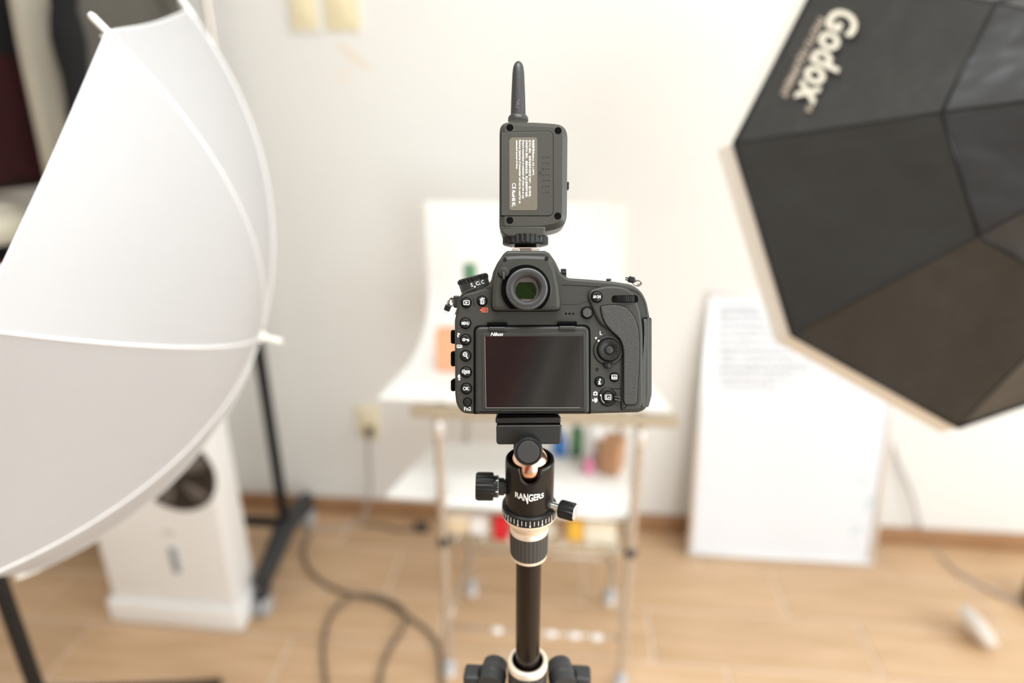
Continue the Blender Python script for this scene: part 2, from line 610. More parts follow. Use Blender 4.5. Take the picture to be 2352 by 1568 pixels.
window_frame('window_1', 'y', RX1 + 0.06, -1.10, 1.30, 0.7, 2.45)
window_frame('window_2', 'x', RY0 - 0.06, 0.65, 2.45, 0.3, 2.4)
lampf = thing('added_ceiling_lamp', 'added white ceiling panel lamp out of view, evening out the light', 'ceiling lamp', (0.05, 0.25, RH))  # unseen fitting made up to carry the added ceiling light
for (c_, d_) in (((0, .29, -.02), (1.22, .03, .04)), ((0, -.29, -.02), (1.22, .03, .04)), ((.595, 0, -.02), (.03, .55, .04)), ((-.595, 0, -.02), (.03, .55, .04))):
    MB().box(c_, d_, .004).build('frame_bar', M_WHITE, lampf)
MB().box((0, 0, -.012), (1.17, .56, .02), 0).build('diffuser', M_WHITE, lampf)
struct(MB().box(((RX0 + RX1) / 2, RY1 - 0.006, 0.033), (RX1 - RX0, 0.012, 0.066), 0.003).build('baseboard_back', M_BASEB))
struct(MB().box((RX0 + 0.006, (RY0 + RY1) / 2, 0.033), (0.012, RY1 - RY0 - .03, 0.066), 0.003).build('baseboard_left', M_BASEB))

# ------------------------------------------------------------------ the reflex camera on the tripod
ZC = 0.506                                      # distance of the camera back along the lens axis
CO = (1215.0, 952.0)                            # tripod socket under the body
CM = Matrix((RT, UP, -FW)).transposed().to_4x4()
CM.translation = at(CO[0], CO[1], ZC)
PX = ZC / FPX                                   # metres per pixel on the camera back


def L(px, py, z=0.0):
    k = (ZC - z) / FPX
    return ((px - 1176) * k - (CO[0] - 1176) * PX, (784 - py) * k - (784 - CO[1]) * PX)


def LP(pts, z=0.0):
    return [L(p[0], p[1], z) + ((p[2] * PX,) if len(p) > 2 else ()) for p in pts]


def L3(px, py, z=0.0):
    return Vector(L(px, py, z) + (z,))


def at_z(px, py, z=0.0):
    return Matrix.Translation(L3(px, py, z))


cam_t = thing('reflex_camera', 'black digital reflex camera seen from behind, mounted on the tripod head', 'camera', CM)


def flat(pts, z, holes=None):
    """flat print polygon in camera-back pixels"""
    mb = MB()
    q = [L(p[0], p[1], z) + (z,) for p in pts]
    if area2(q) < 0:
        q = q[::-1]
    mb.add(q, [tuple(range(len(q)))])
    return mb


class Ink:
    """flat white marks drawn in pixel units"""

    def __init__(s, z):
        s.z, s.mb = z, MB()

    def poly(s, pts):
        q = [L(p[0], p[1], s.z) + (s.z,) for p in pts]
        if area2(q) < 0:
            q = q[::-1]
        s.mb.add(q, [tuple(range(len(q)))])
        return s

    def line(s, a, b, w):
        d = Vector((b[0] - a[0], b[1] - a[1]))
        n = Vector((-d.y, d.x)).normalized() * w / 2
        return s.poly([(a[0] + n.x, a[1] + n.y), (b[0] + n.x, b[1] + n.y), (b[0] - n.x, b[1] - n.y), (a[0] - n.x, a[1] - n.y)])

    def path(s, pts, w, closed=False):
        n = len(pts)
        for i in range(n if closed else n - 1):
            s.line(pts[i], pts[(i + 1) % n], w)
        return s

    def rect(s, x0, y0, x1, y1, w=None):
        if w is None:
            return s.poly([(x0, y0), (x1, y0), (x1, y1), (x0, y1)])
        return s.line((x0, y0 + w / 2), (x1, y0 + w / 2), w).line((x0, y1 - w / 2), (x1, y1 - w / 2), w).line((x0 + w / 2, y0), (x0 + w / 2, y1), w).line((x1 - w / 2, y0), (x1 - w / 2, y1), w)

    def ring(s, cx, cy, r, w, n=24, a0=0, a1=360):
        pts = [(cx + r * math.cos(math.radians(a0 + (a1 - a0) * i / n)), cy + r * math.sin(math.radians(a0 + (a1 - a0) * i / n))) for i in range(n + 1)]
        return s.path(pts, w)

    def dot(s, cx, cy, r, n=14):
        return s.poly([(cx + r * math.cos(2 * PI * i / n), cy + r * math.sin(2 * PI * i / n)) for i in range(n)])

    def text(s, txt, cx, cy, w, h, rot=0.0, shear=0.0, bold=0.0, space=1.0):
        vs, fs, _ = text_pts(txt, shear, bold, space)
        c, n = math.cos(math.radians(rot)), math.sin(math.radians(rot))
        q = []
        for (u, v) in vs:
            x, y = (u - .5) * w, (v - .5) * h
            q.append(L(cx + x * c + y * n, cy - (y * c - x * n), s.z) + (s.z,))
        s.mb.add(q, fs)
        return s

    def done(s, parent, m=None, name='printed_mark', **k):
        return s.mb.build(name, m or M_PRINT, parent, **k)


body_pts = [(1062, 674, 4), (1092, 667, 6), (1121, 657, 6), (1129, 640, 8), (1132, 624, 4), (1142, 603, 5), (1157, 581, 5), (1165, 575, 3), (1252, 575, 3), (1262, 580, 4),
            (1276, 600, 6), (1289, 628, 6), (1306, 638, 5), (1352, 641, 4), (1410, 646, 8), (1452, 653, 10), (1474, 668, 14), (1486, 692, 10), (1493, 728, 5),
            (1493, 905, 6), (1486, 938, 12), (1470, 947, 8), (1357, 950, 2), (1092, 951, 4), (1062, 949, 10), (1048, 930, 10), (1045, 905, 5), (1044, 735, 3),
            (1047, 722, 4), (1051, 700, 5), (1054, 680, 10)]
body = MB().prism(rp(LP(body_pts), 0, 4), -0.048, 0.0, 0.0022, 4, back=0.004)
body.prism(rp(LP([(1205, 700, 20), (1490, 690, 20), (1488, 940, 20), (1380, 940, 20)], 0), 0, 4), -0.072, -0.04, 0.001, 3, back=0.012)   # hand grip at the front
body.build('body', M_BODY, cam_t)
# lens barrel pointing away
lens = MB().lathe([(0.036, -0.047), (0.036, -0.055), (0.034, -0.056), (0.036, -0.07, .0006), (0.036, -0.095, .0006), (0.034, -0.097), (0.035, -0.118), (0.032, -0.119), (0.030, -0.108), (0.012, -0.104)], 72, at_z(1212, 830))
lens.build('lens', M_BODY2, cam_t)

# raised plates of the back
hous = [(1129.5, 713, 16), (1128.6, 690, 4), (1131.5, 652, 10), (1139.5, 620, 10), (1147, 597, 6), (1155, 589, 5), (1170, 585.5, 6), (1200, 584, 6), (1246, 585.5, 6), (1259, 588, 6),
        (1268, 598, 6), (1277, 620, 10), (1284, 652, 10), (1288, 688, 5), (1288.5, 712, 18), (1258, 713, 5)]
MB().prism(inset(rp(LP(hous, 0.009), 0, 4), -0.00045), -0.002, 0.0012, 0.0004, 2).build('housing_shade_line', M_DARK, cam_t)  # dark outline paints the shade under the eyepiece housing
housing = MB().prism(rp(LP(hous, 0.009), 0, 4), -0.004, 0.009, 0.0030, 2).build('eyepiece_housing', M_BODY, cam_t)
thumb = [(1398, 656), (1374, 660), (1356, 667), (1351, 682), (1357, 698), (1364, 716), (1375, 738), (1391, 753), (1411, 761), (1427, 776), (1434.5, 797), (1434, 825), (1430, 860), (1428, 900), (1428, 936),
         (1434, 943), (1462, 943), (1473, 936), (1477, 915), (1477, 840), (1477, 770), (1473, 728), (1466, 698), (1456, 674), (1440, 662), (1420, 657)]
MB().prism([tuple(v) for v in catmull([L(x, y, 0.003) for x, y in thumb], 4)], -0.002, 0.003, 0.0020, 5).build('thumb_rest', M_BODY, cam_t)
pad = [(1379, 703, 4), (1400, 699.5, 5), (1421, 700, 8), (1440, 706, 8), (1459, 730, 20), (1467, 758, 20), (1469, 801, 20), (1467, 856, 20), (1465, 881, 20), (1463.5, 924, 5), (1458, 929.5, 3), (1436, 929.5, 4),
       (1432, 921, 5), (1432.5, 800, 14), (1424, 777, 10), (1408, 763.5, 12), (1391, 746, 14), (1382, 724, 14)]
pp = rp(LP(pad, 0.0036), 0, 5)
MB().prism(inset(pp, -0.0004), 0.002, 0.0033, 0).build('thumb_pad_seam', M_DARK, cam_t)
MB().prism(pp, 0.002, 0.0044, 0.0009, 3).build('thumb_pad', M_LEATH, cam_t)
sg_l = catmull([Vector((1477, 732)), Vector((1479, 752)), Vector((1478, 790)), Vector((1475, 830)), Vector((1473.5, 870)), Vector((1473.5, 905)), Vector((1474.5, 934))], 4, False)
g = []
for v in sg_l:
    row_ = []
    xr = 1495 if v.y < 905 else 1495 - (v.y - 905) ** 1.25 * .11
    for k in range(11):
        t = PI / 2 * k / 10
        z_ = 0.0012 - 0.020 * (1 - math.cos(t))
        row_.append(L3(v.x + (xr - v.x) * math.sin(t), v.y, z_))
    g.append(row_)
MB().sheet(g, 0.0012).build('side_grip', M_LEATH, cam_t, ang=60)
MB().tube([L3(v.x - 1.2, v.y, 0.0006) for v in sg_l], 0.00055, 6).tube([L3(x, 731, z_) for x, z_ in ((1476, .0006), (1484, .0004), (1490, -.002), (1494, -.006))], 0.0005, 6).build('side_grip_seam', M_DARK, cam_t)
MB().tube([L3(x, y, 0.0004) for x, y in catmull([(1473, 938), (1471, 925), (1471, 870), (1472.5, 830), (1475.5, 790), (1476.5, 752), (1474.5, 736), (1476, 729), (1483, 727), (1490, 727)], 5, False)], 0.0005, 6).build('grip_edge', M_BODY2, cam_t)
MB().tube([L3(x, y, 0.0001) for x, y in catmull([(1290, 654), (1352, 657), (1420, 663), (1455, 667), (1471, 678), (1481, 698), (1486, 722)], 5, False)], 0.00016, 5).build('top_seam', M_DARK, cam_t)
MB().tube([L3(x, y, 0.0001) for x, y in [(1063, 674), (1090, 666), (1126, 660)]], 0.00016, 5).build('shoulder_seam', M_DARK, cam_t)
MB().tube([L3(x, y, 0.0001) for x, y in catmull([(1290, 698), (1330, 698), (1338, 694), (1352, 690), (1358, 676)], 4, False)], 0.00022, 5).build('panel_seam', M_BODY2, cam_t)
MB().tube([L3(x, y, 0.0001) for x, y in catmull([(1092, 661), (1066, 672), (1054, 690), (1051, 708), (1046, 722)], 4, False)], 0.0006, 6).build('shoulder_edge', M_BODY, cam_t)

# viewfinder
rc = []
for i in range(64):
    t = 2 * PI * i / 64
    q = (1207 + 57 * math.cos(t), min(665 + 57 * math.sin(t), 709.5))
    rc.append(L(q[0], q[1], 0.0095))
MB().prism(rc, 0.004, 0.0093, 0.0001, 1).build('eyepiece_recess', M_DARK, cam_t)
MB().tube([L3(1207 + 58 * math.cos(t), 665 + 58 * math.sin(t), 0.0091) for t in [math.radians(128 + 284 * i / 48) for i in range(49)]], 0.0006, 6).build('recess_edge', M_BODY2, cam_t)
e = PX
cup = MB().lathe([(47 * e, 0.009), (46.5 * e, 0.0165), (45 * e, 0.0178), (42.5 * e, 0.0182), (42 * e, 0.0178), (40.5 * e, 0.0182), (40 * e, 0.0177), (38.5 * e, 0.0181), (38 * e, 0.0175),
                  (36.5 * e, 0.0178), (36 * e, 0.0172), (34.5 * e, 0.0174), (31.5 * e, 0.0160), (29.2 * e, 0.0140), (28.4 * e, 0.0100)], 64, at_z(1209, 667, 0.0), True, False)
cup.build('eyecup', M_RUBBER, cam_t, ang=25)
MB().lathe([(29 * e, 0.0098), (29 * e, 0.0108), (27 * e, 0.0112)], 48, at_z(1209, 667, 0)).build('eyepiece_tunnel', M_VFIN, cam_t)
vf = [(1193, 648, 3), (1224, 648, 3), (1232.5, 660, 6), (1232.5, 675, 6), (1225, 686, 3), (1193, 686, 3), (1184, 675, 6), (1184, 660, 6)]
MB().prism(rp(LP(vf, 0.0116), 0, 4), 0.0108, 0.0116, 0.0002, 2).build('viewfinder_window', M_VF, cam_t)
for sx, sy in ((1160, 599), (1254, 597)):
    s_ = MB().lathe([(4.6 * e, 0.0085), (4.6 * e, 0.0093), (4.2 * e, 0.0094), (3.6 * e, 0.0091)], 20, at_z(sx, sy, 0)).build('screw', M_BTN, cam_t)
    MB().box((0, 0, 0), (5 * e, 1.1 * e, 0.0003), 0, at_z(sx, sy, 0.0092) @ Matrix.Rotation(0.7, 4, 'Z')).build('slot', M_DARK, s_)
sl = MB().lathe([(13 * e, 0.0085), (13 * e, 0.0098), (12 * e, 0.0106), (4 * e, 0.0112)], 36, at_z(1158, 627, 0)).build('eyepiece_shutter_lever', M_BODY2, cam_t)
MB().box((0, 0, 0), (4.5 * e, 17 * e, 0.0022), 0.0006, at_z(1157, 633, 0.0112) @ Matrix.Rotation(0.08, 4, 'Z')).build('ridge', M_RUBBER, sl)
MB().torus(13.4 * e, 0.0002, at_z(1158, 627, 0.0092), 36, 6).build('lever_gap', M_DARK, sl)
MB().lathe([(12.6 * e, -6 * e), (13.2 * e, -5 * e, .0008), (13.2 * e, 5 * e, .0008), (12.6 * e, 6 * e)], 36, at_z(1294, 630, -0.008) @ Matrix.Rotation(PI / 2, 4, 'Y')).build('diopter_knob', M_BTN, cam_t)

# accessory shoe
MB().box(L(1207, 578, -0.02) + (-0.021,), (66 * e, 4 * e, 0.022), 0.0004).build('accessory_shoe', M_STEEL, cam_t)
MB().prism(LP([(1176, 571.5, 0), (1193, 571.5, 0), (1193, 577, 0), (1176, 577, 0)], -0.006), -0.022, -0.006, 0.0002, 1).prism(LP([(1221, 571.5, 0), (1240, 571.5, 0), (1240, 577, 0), (1221, 577, 0)], -0.006), -0.022, -0.006, 0.0002, 1).build('shoe_rail', M_STEEL, cam_t)

# monitor
bez = [(1088, 950.5, 1), (1088, 747, 15), (1356.5, 745, 17), (1357, 950, 1)]
MB().prism(rp(LP(bez, 0.0005), 0, 5), -0.001, 0.0005, 0.0002, 1).build('monitor_gap', M_DARK, cam_t)
bz2 = [(1091.5, 949.5, 8), (1091.5, 750, 14), (1353, 748.5, 16), (1354, 949.5, 8)]
monitor = MB().prism(rp(LP(bz2, 0.0045), 0, 5), -0.0005, 0.0045, 0.0020, 4).build('monitor', M_BODY2, cam_t)
frm = [(1108, 939.5, 4), (1107, 766, 5), (1344, 763, 5), (1345, 939.5, 8)]
MB().prism(rp(LP(frm, 0.0047), 0, 4), 0.003, 0.0050, 0.0004, 3).build('monitor_frame', M_BODY2, monitor)
scr = LP([(1116.5, 935.2, 1), (1113.8, 772.6, 1), (1340, 771.6, 1), (1341, 935.2, 1)], 0.0052)
MB().prism(rp(scr, 0, 3), 0.004, 0.0052, 0).build('screen', M_SCREEN, monitor)
ik = Ink(0.0053)
ik.line((1113.6, 773), (1116.4, 936), 1.0).line((1116, 936), (1333, 936), 1.0)  # pale lines paint the highlight along the screen's recess bevel
ik.done(monitor, M_LINE, 'screen_edge_glint')
Ink(0.00535).line((1333.5, 773), (1334.5, 935), 0.8).done(monitor, M_BODY2, 'screen_mask_line')
Ink(0.0052).text('Nikon', 1141.2, 767.3, 28.5, 8.2, 0, 0.28, 0.022, 0.98).done(monitor, None, 'printed_word')
MB().box(L(1222, 945.5, 0.0046) + (0.0046,), (240 * e, 1.4 * e, 0.0005)).build('bottom_seam', M_DARK, monitor)
for hx, hy, w in ((1142, 744, 46), (1303, 742, 44)):
    MB().box(L(hx, hy, 0.002) + (0.002,), (w * e, 8 * e, 0.004), 0.0008).build('hinge_block', M_DARK, monitor)
    MB().box(L(hx, hy + 11, 0.005) + (0.0042,), ((w - 5) * e, 10 * e, 0.004), 0.001).build('hinge_latch', M_BODY2, monitor)


# buttons
def button(x, y, r, z=0.0, h=0.0018, name='button'):
    o = MB().lathe([(r * e, z - 0.001), (r * e, z + h * 0.55), (r * .93 * e, z + h * 0.85), (r * .82 * e, z + h), (r * .4 * e, z + h * 1.06)], 36, at_z(x, y, z) @ Matrix.Translation((0, 0, -z))).build(name, M_BTN, cam_t)
    MB().torus((r + .7) * e, 1.15 * e, at_z(x, y, z), 36, 6).build('button_well', M_DARK, o)
    MB().torus((r + 2.1) * e, 0.55 * e, at_z(x, y, z), 36, 6).build('well_edge', M_BODY2, o)
    return o, Ink(z + h * 1.12)


b, i = button(1071, 695, 10.5)
i.rect(1064.5, 689.5, 1078.5, 700, 1.6).poly([(1069, 692), (1075, 694.8), (1069, 697.6)])
i.done(b, name='icon')
b, i = button(1107.5, 691, 10.5)
i.rect(1103.5, 687.8, 1112, 698.5, 1.2).line((1106.3, 688), (1106.3, 698), 1.1).line((1109.2, 688), (1109.2, 698), 1.1).line((1101.5, 687), (1113.5, 684.8), 1.6).line((1105.8, 684.5), (1109, 684), 1.6)
i.done(b, name='icon')
b, i = button(1069.2, 742, 11.5)
i.text('MENU', 1069, 742.2, 17, 7.4, 0, 0, 0.012, .92).done(b, name='icon')
b, i = button(1069.4, 779.5, 11.5)
i.ring(1065.5, 779.8, 2.6, 2.2).line((1068, 779.5), (1077, 779.5), 2.2).line((1074, 779), (1074, 783.5), 1.8).line((1076.6, 779), (1076.6, 783.5), 1.8)
i.done(b, name='icon')
b, i = button(1069.8, 816.5, 11.5)
i.ring(1068.2, 813.6, 4.4, 1.7).line((1065.8, 813.6), (1070.6, 813.6), 1.2).line((1068.2, 811.2), (1068.2, 816), 1.2).line((1071, 817.2), (1074.2, 823.2), 2.4)
i.done(b, name='icon')
b, i = button(1070.8, 854, 11.5)
i.ring(1065, 852.8, 3.6, 1.6).line((1063, 852.8), (1067, 852.8), 1.1).line((1066.5, 855.8), (1069, 860), 2).rect(1070, 850.6, 1079, 857.4, 1.2).line((1070, 850.6), (1074.5, 854.5), 1).line((1079, 850.6), (1074.5, 854.5), 1).line((1070, 857), (1073.5, 853.5), 1).line((1079, 857), (1075.5, 853.5), 1)
i.done(b, name='icon')
b, i = button(1071.2, 891.5, 11.5)
i.text('OK', 1070.5, 892, 13.8, 8.4, 0, 0, 0.012).done(b, name='icon')
button(1073.8, 922.5, 8.6)
MB().box(L(1090, 692, 0) + (0,), (5 * e, 18 * e, 0.0012), 0.0005).build('button_divider', M_BODY2, cam_t)
Ik = lambda: Ink(0.00012)
Ik().text('Fn2', 1074, 938.6, 16, 8.6, 0, 0, 0.014).done(cam_t)
Ik().text('?', 1053, 769.3, 7, 9.6, 0, 0, 0.012).done(cam_t)
Ik().rect(1049, 791.5, 1059, 799, 1.6).poly([(1051, 797.5), (1054, 794), (1057, 797.5)]).line((1059, 792), (1062, 795.5), 1.5).line((1059, 798.8), (1062, 795.5), 1.5).done(cam_t)
Ik().poly([(1052.5, 860), (1057.5, 860), (1055.3, 865), (1058.5, 865), (1053.6, 871.5), (1054.6, 867), (1051, 867)]).poly([(1051.8, 869.6), (1058, 870.2), (1054.4, 874)]).done(cam_t)
Ik().rect(1106.5, 706.3, 1120.5, 717, 1.3).rect(1108.5, 709, 1117.5, 710.6).rect(1108.5, 712.6, 1117.5, 714.2).poly([(1103, 710.4), (1106.5, 709), (1106.5, 714), (1103, 712.8)]).done(cam_t, M_RED, 'red_printed_mark', label='red printed mark below the delete button')
b, i = button(1370.5, 681.5, 11.8, 0.003)
i.text('AF-ON', 1370.8, 681.4, 17.5, 7, 0, 0, 0.012, .92).done(b, name='icon')
# joystick with a chequered cap
b, i = button(1348.5, 718, 12.6, 0.0005, 0.0022, 'joystick')
ck = MB()
for u in range(-4, 5):
    for v in range(-4, 5):
        x, yy = u * 2.5 + (1.25 if v % 2 else 0), v * 2.2
        if math.hypot(x, yy) < 10:
            ck.box((0, 0, 0), (1.5 * e, 1.3 * e, 0.0007), 0, at_z(1348.5 + x, 718 + yy, 0.0029))
ck.build('joystick_pips', M_GRIPP, b)
for k in range(3):
    MB().lathe([(2.3 * e, -0.0005), (2.3 * e, 0.00015)], 14, at_z(1300 + 8.2 * k, 720, 0)).build('speaker_hole', M_DARK, cam_t)
# rear command dial
MB().prism(rp(LP([(1405, 678.5, 7), (1465, 677.5, 7), (1466, 694.5, 5), (1405, 694.5, 5)], 0.0032), 0, 4), 0.001, 0.0032, 0).build('dial_slot', M_DARK, cam_t)
dial = MB()
R = []
for k in range(97):
    a = (k / 96 - .5) * 2 * PI * 0.40
    r = 33 * e - (0.0008 if (k // 3) % 2 else 0)
    R.append([(r * math.sin(a), yy, -33 * e + 0.0068 - .0007 + r * math.cos(a)) for yy in (-6.6 * e, 6.6 * e)] + [(0.6 * r * math.sin(a), yy, -33 * e + 0.003 + .6 * r * math.cos(a)) for yy in (6.6 * e, -6.6 * e)])
dial.rings(R, at_z(1435.5, 686.3, 0.0035) @ Matrix.Translation((0, 0, -0.0035)))
dial.build('command_dial', M_BTN, cam_t)
# multi selector
z = 0.0012
MB().lathe([(34 * e, -0.001), (34 * e, z * .7), (33 * e, z), (26 * e, z)], 56, at_z(1397.5, 804, 0)).build('selector_ring', M_BODY2, cam_t)
MB().torus(33.5 * e, 0.9 * e, at_z(1397, 804.5, 0.0002), 56, 6).build('selector_well', M_DARK, cam_t)
sel = MB().lathe([(25.5 * e, 0.0), (25.5 * e, 0.0026), (24 * e, 0.0033), (20 * e, 0.0034), (11 * e, 0.0026), (9.6 * e, 0.0024)], 56, at_z(1398, 803, 0)).build('multi_selector', M_BTN, cam_t)
MB().lathe([(8.8 * e, 0.002), (8.8 * e, 0.0034), (7.6 * e, 0.0039), (4 * e, 0.0041)], 32, at_z(1398, 803.5, 0)).build('centre_button', M_BODY2, sel)
MB().torus(26.6 * e, 1.0 * e, at_z(1398, 803, 0.0013), 56, 6).build('selector_groove', M_DARK, sel)
for k in range(8):
    a = PI / 4 * k + PI / 2
    MB().box((0, 0, 0), (3.2 * e, 1.6 * e, 0.0005), 0, at_z(1398 + 19.5 * math.cos(a), 803 - 19.5 * math.sin(a), 0.0034) @ Matrix.Rotation(a, 4, 'Z')).build('arrow_pip', M_BODY2, sel)
lk = MB().prism(rp(LP([(1385, 832, 2), (1410, 832, 2), (1408, 838, 2), (1405, 846, 4), (1391, 847, 4), (1388, 838, 2)], 0.003), 0, 3), 0.0, 0.003, 0.001, 3).build('lock_lever', M_BTN, cam_t)
MB().box(L(1398.5, 840, 0.0034) + (0.0032,), (6 * e, 10 * e, 0.0014), 0.0005).build('ridge', M_BODY2, lk)
Ik().text('L', 1380.4, 764.6, 5.4, 8.6, 0, 0, 0.012).done(cam_t)
Ik().dot(1369, 776, 2.3).done(cam_t)
Ink(z + 0.0001).dot(1375, 782.3, 2.3).done(cam_t)
MB().lathe([(4.4 * e, -.0004), (4.4 * e, 0.0002), (3.6 * e, 0.0001)], 18, at_z(1371, 848.5, 0)).build('cover_disc', M_BTN, cam_t)
b, i = button(1377, 876, 10.2)
i.dot(1378.4, 871.4, 1.9).poly([(1374.2, 874.6), (1379.2, 874.6), (1378, 880.4), (1380.8, 880.4), (1380.4, 882.6), (1373.4, 882.6), (1373.8, 880.4), (1375, 880.4), (1375.8, 876.6), (1373.8, 876.6)])
i.done(b, name='icon')
b, i = button(1411, 865.8, 9.4)
i.rect(1404.6, 860.4, 1417.8, 871, 1.1)
i.text('info', 1411.2, 866, 9.6, 6.4, 0, 0, 0.012).done(b, name='icon')
MB().lathe([(20 * e, -0.001), (20 * e, 0.0007), (18.6 * e, 0.0010), (14 * e, 0.0010)], 44, at_z(1395.5, 911.5, 0)).build('live_view_collar', M_BTN, cam_t)
MB().torus(20.6 * e, 0.9 * e, at_z(1395.5, 911.5, 0.0001), 44, 6).build('collar_well', M_DARK, cam_t)
lv = MB().prism(rp(LP([(1410, 904, 2), (1424, 911, 2), (1425, 921, 2), (1411, 921, 2)], 0.003), 0, 3), 0.0, 0.003, 0.001, 3).build('live_view_lever', M_BTN, cam_t)
for dy in (0, 6.4):
    MB().box((0, 0, 0), (15 * e, 2.4 * e, 0.0016), 0.0004, at_z(1418, 911.5 + dy, 0.003) @ Matrix.Rotation(-0.18 if dy else -.25, 4, 'Z')).build('ridge', M_RUBBER, lv)
MB().tube([L3(x, y, 0.0001) for x, y in [(1405, 892), (1427, 892.5)]], 0.0002, 5).build('collar_seam', M_DARK, cam_t)
b, i = button(1396.5, 911.8, 12.2, 0.0008)
i.rect(1389.4, 906, 1403.6, 917.6, 1.3).text('Lv', 1396.6, 911.8, 8.2, 6.6, 0, 0, 0.014).done(b, name='icon')
Ink(0.0013).dot(1379.8, 907.3, 1.9).ring(1396, 912, 14.5, 0.9, 12, 120, 190).done(cam_t)
Ik().rect(1362.8, 900, 1372.2, 907.6).poly([(1365.6, 900), (1366.6, 898.2), (1368.8, 898.2), (1369.6, 900)]).done(cam_t)
Ink(0.0002).dot(1367.4, 903.8, 2.0).done(cam_t, M_DARK, 'printed_mark')
Ik().rect(1364.5, 916, 1372.2, 922).poly([(1363, 917.4), (1360.6, 915.6), (1360.6, 922), (1363, 920.4)]).dot(1366.4, 914.8, 1.3).dot(1370.4, 914.8, 1.3).rect(1366, 922, 1370, 924).done(cam_t)

# connector covers down the left side, strap lugs, drive dial
for y0, y1 in ((757, 790), (805, 841), (869, 897)):
    MB().box((L(1043.5, 0, -0.02)[0], (L(0, y0, -0.02)[1] + L(0, y1, -0.02)[1]) / 2, -0.02), (12 * e, (y1 - y0) * e, 0.022), 0.0018).build('connector_cover', M_DARK, cam_t)
MB().box(L(1049, 693, -0.012) + (-0.012,), (14 * e, 28 * e, 0.010), 0.001).build('lug_block', M_BODY2, cam_t)


def split_ring(px, py, tilt, px2, py2):
    o = MB().torus(10 * e, 1.9 * e, at_z(px, py, -0.010) @ Matrix.Rotation(tilt, 4, 'Z') @ Matrix.Rotation(0.9, 4, 'X'), 28, 8)
    o.torus(8.5 * e, 1.8 * e, at_z(px, py, -0.012) @ Matrix.Rotation(tilt + .3, 4, 'Z') @ Matrix.Rotation(1.15, 4, 'X'), 28, 8)
    r = o.build('strap_ring', M_STEEL, cam_t)
    M = at_z(px2, py2, -0.010) @ Matrix.Rotation(tilt, 4, 'Z')
    MB().box((0, 0, 0), (15 * e, 14 * e, 0.0045), 0.0008, M).build('ring_guard', M_BTN, r)
    MB().box((-10 * e, 1 * e, 0), (9 * e, 2.6 * e, 0.002), 0.0004, M).box((-10 * e, -3.4 * e, 0), (8 * e, 2.4 * e, 0.002), 0.0004, M).build('guard_tip', M_STEEL if tilt > 1 else M_BTN, r)


split_ring(1035, 694, 1.22, 1028, 707)
split_ring(1464, 649, -0.28, 1450, 642)
dm = axis_matrix(L3(1092.5, 664, -0.024), (-0.27, 1, 0.10), (0, 0, 1))
dd = MB().lathe([(35 * e, -12 * e), (36.5 * e, 19 * e), (36 * e, 20 * e)], 72, dm).build('drive_dial', M_BODY2, cam_t)
MB().lathe([(36 * e, 19.5 * e), (38 * e, 20.5 * e, .0008), (38 * e, 28 * e, .0008), (36.5 * e, 29 * e)], 96, dm).build('knurled_ring', M_BTN, dd)
MB().lathe([(35.5 * e, 28 * e), (35.5 * e, 30.5 * e), (33 * e, 32 * e)], 64, dm).build('dial_top', M_BODY2, dd)
tb = MB()
for ch, ang in (('S', -98), ('C', -76), ('L', -66.5), ('C', -54)):
    vs, fs, asp = text_pts(ch, 0, 0.02)
    h = 9 * e if ch != 'L' else 5 * e
    hh = h
    pts = []
    for (u, v) in vs:
        a = math.radians(ang) + (u - .5) * h * min(asp, 1) / (36.4 * e)
        # local x axis of the dial points sideways; the near side faces the viewer
        pts.append((36.8 * e * math.cos(a), 36.8 * e * math.sin(a), 12.4 * e + (v - .5) * h - (2 * e if ch == 'L' else 0)))
    tb.add(pts, fs)
xa = dm.to_3x3() @ Vector((1, 0, 0))
za = dm.to_3x3() @ Vector((0, 1, 0))
if za.z > 0:                                     # turn the lettering to the side that faces the viewer
    tb.v = [(-p[0], -p[1], p[2]) for p in tb.v]
mb2 = MB().add([dm @ Vector(p) for p in tb.v], tb.f)
mb2.build('printed_mark', M_PRINT, dd)
Ink(-0.0118).rect(1088.6, 656.4, 1092.4, 660).done(dd)
MB().box(L(1398, 642.5, -0.02) + (-0.02,), (12 * e, 6 * e, 0.004), 0.0008).build('top_button', M_BODY2, cam_t)

# ------------------------------------------------------------------ radio trigger standing in the accessory shoe
TZ = -0.006                                      # its back lies a little in front of the shoe's centre
trig = thing('radio_trigger', 'black wireless flash trigger with stubby antenna standing on top of the camera', 'flash trigger',
             CM @ Matrix.Translation(L3(1207, 571, -0.021)))
off = -L3(1207, 571, -0.021)
TT = Matrix.Translation(off)


def tb_(mb, name, m, parent=None, **k):
    mb.v = [tuple(Vector(p) + off) for p in mb.v]
    return mb.build(name, m, parent or trig, **k)


tp = [(1147.3, 277, 24), (1230, 277.5, 30), (1304.5, 283, 30), (1302.8, 518, 38), (1250, 531, 24), (1146.5, 531, 18)]
tb_(MB().prism(rp(LP(tp, TZ), 0, 5), -0.036, TZ, 0.0040, 1, back=0.003), 'trigger_body', M_TRIG)
tb_(MB().prism(rp(LP([(1149, 520, 3), (1253, 520, 3), (1252, 538, 8), (1240, 543, 5), (1166, 543, 5), (1152, 535, 8)], TZ), 0, 4), -0.034, TZ + .0004, 0.0012, 3), 'trigger_neck', M_TRIG)
dr = rp(LP([(1151, 304.5, 3), (1262, 301.5, 3), (1270, 308, 5), (1270, 489, 5), (1264, 495, 5), (1151, 495, 3)], TZ), 0, 4)
tb_(MB().prism(inset(dr, -0.0004), -0.008, TZ + 0.00008, 0), 'door_gap', M_DARK)
door = tb_(MB().prism(dr, -0.008, TZ + 0.0004, 0.0003, 2), 'battery_door', M_TRIG)
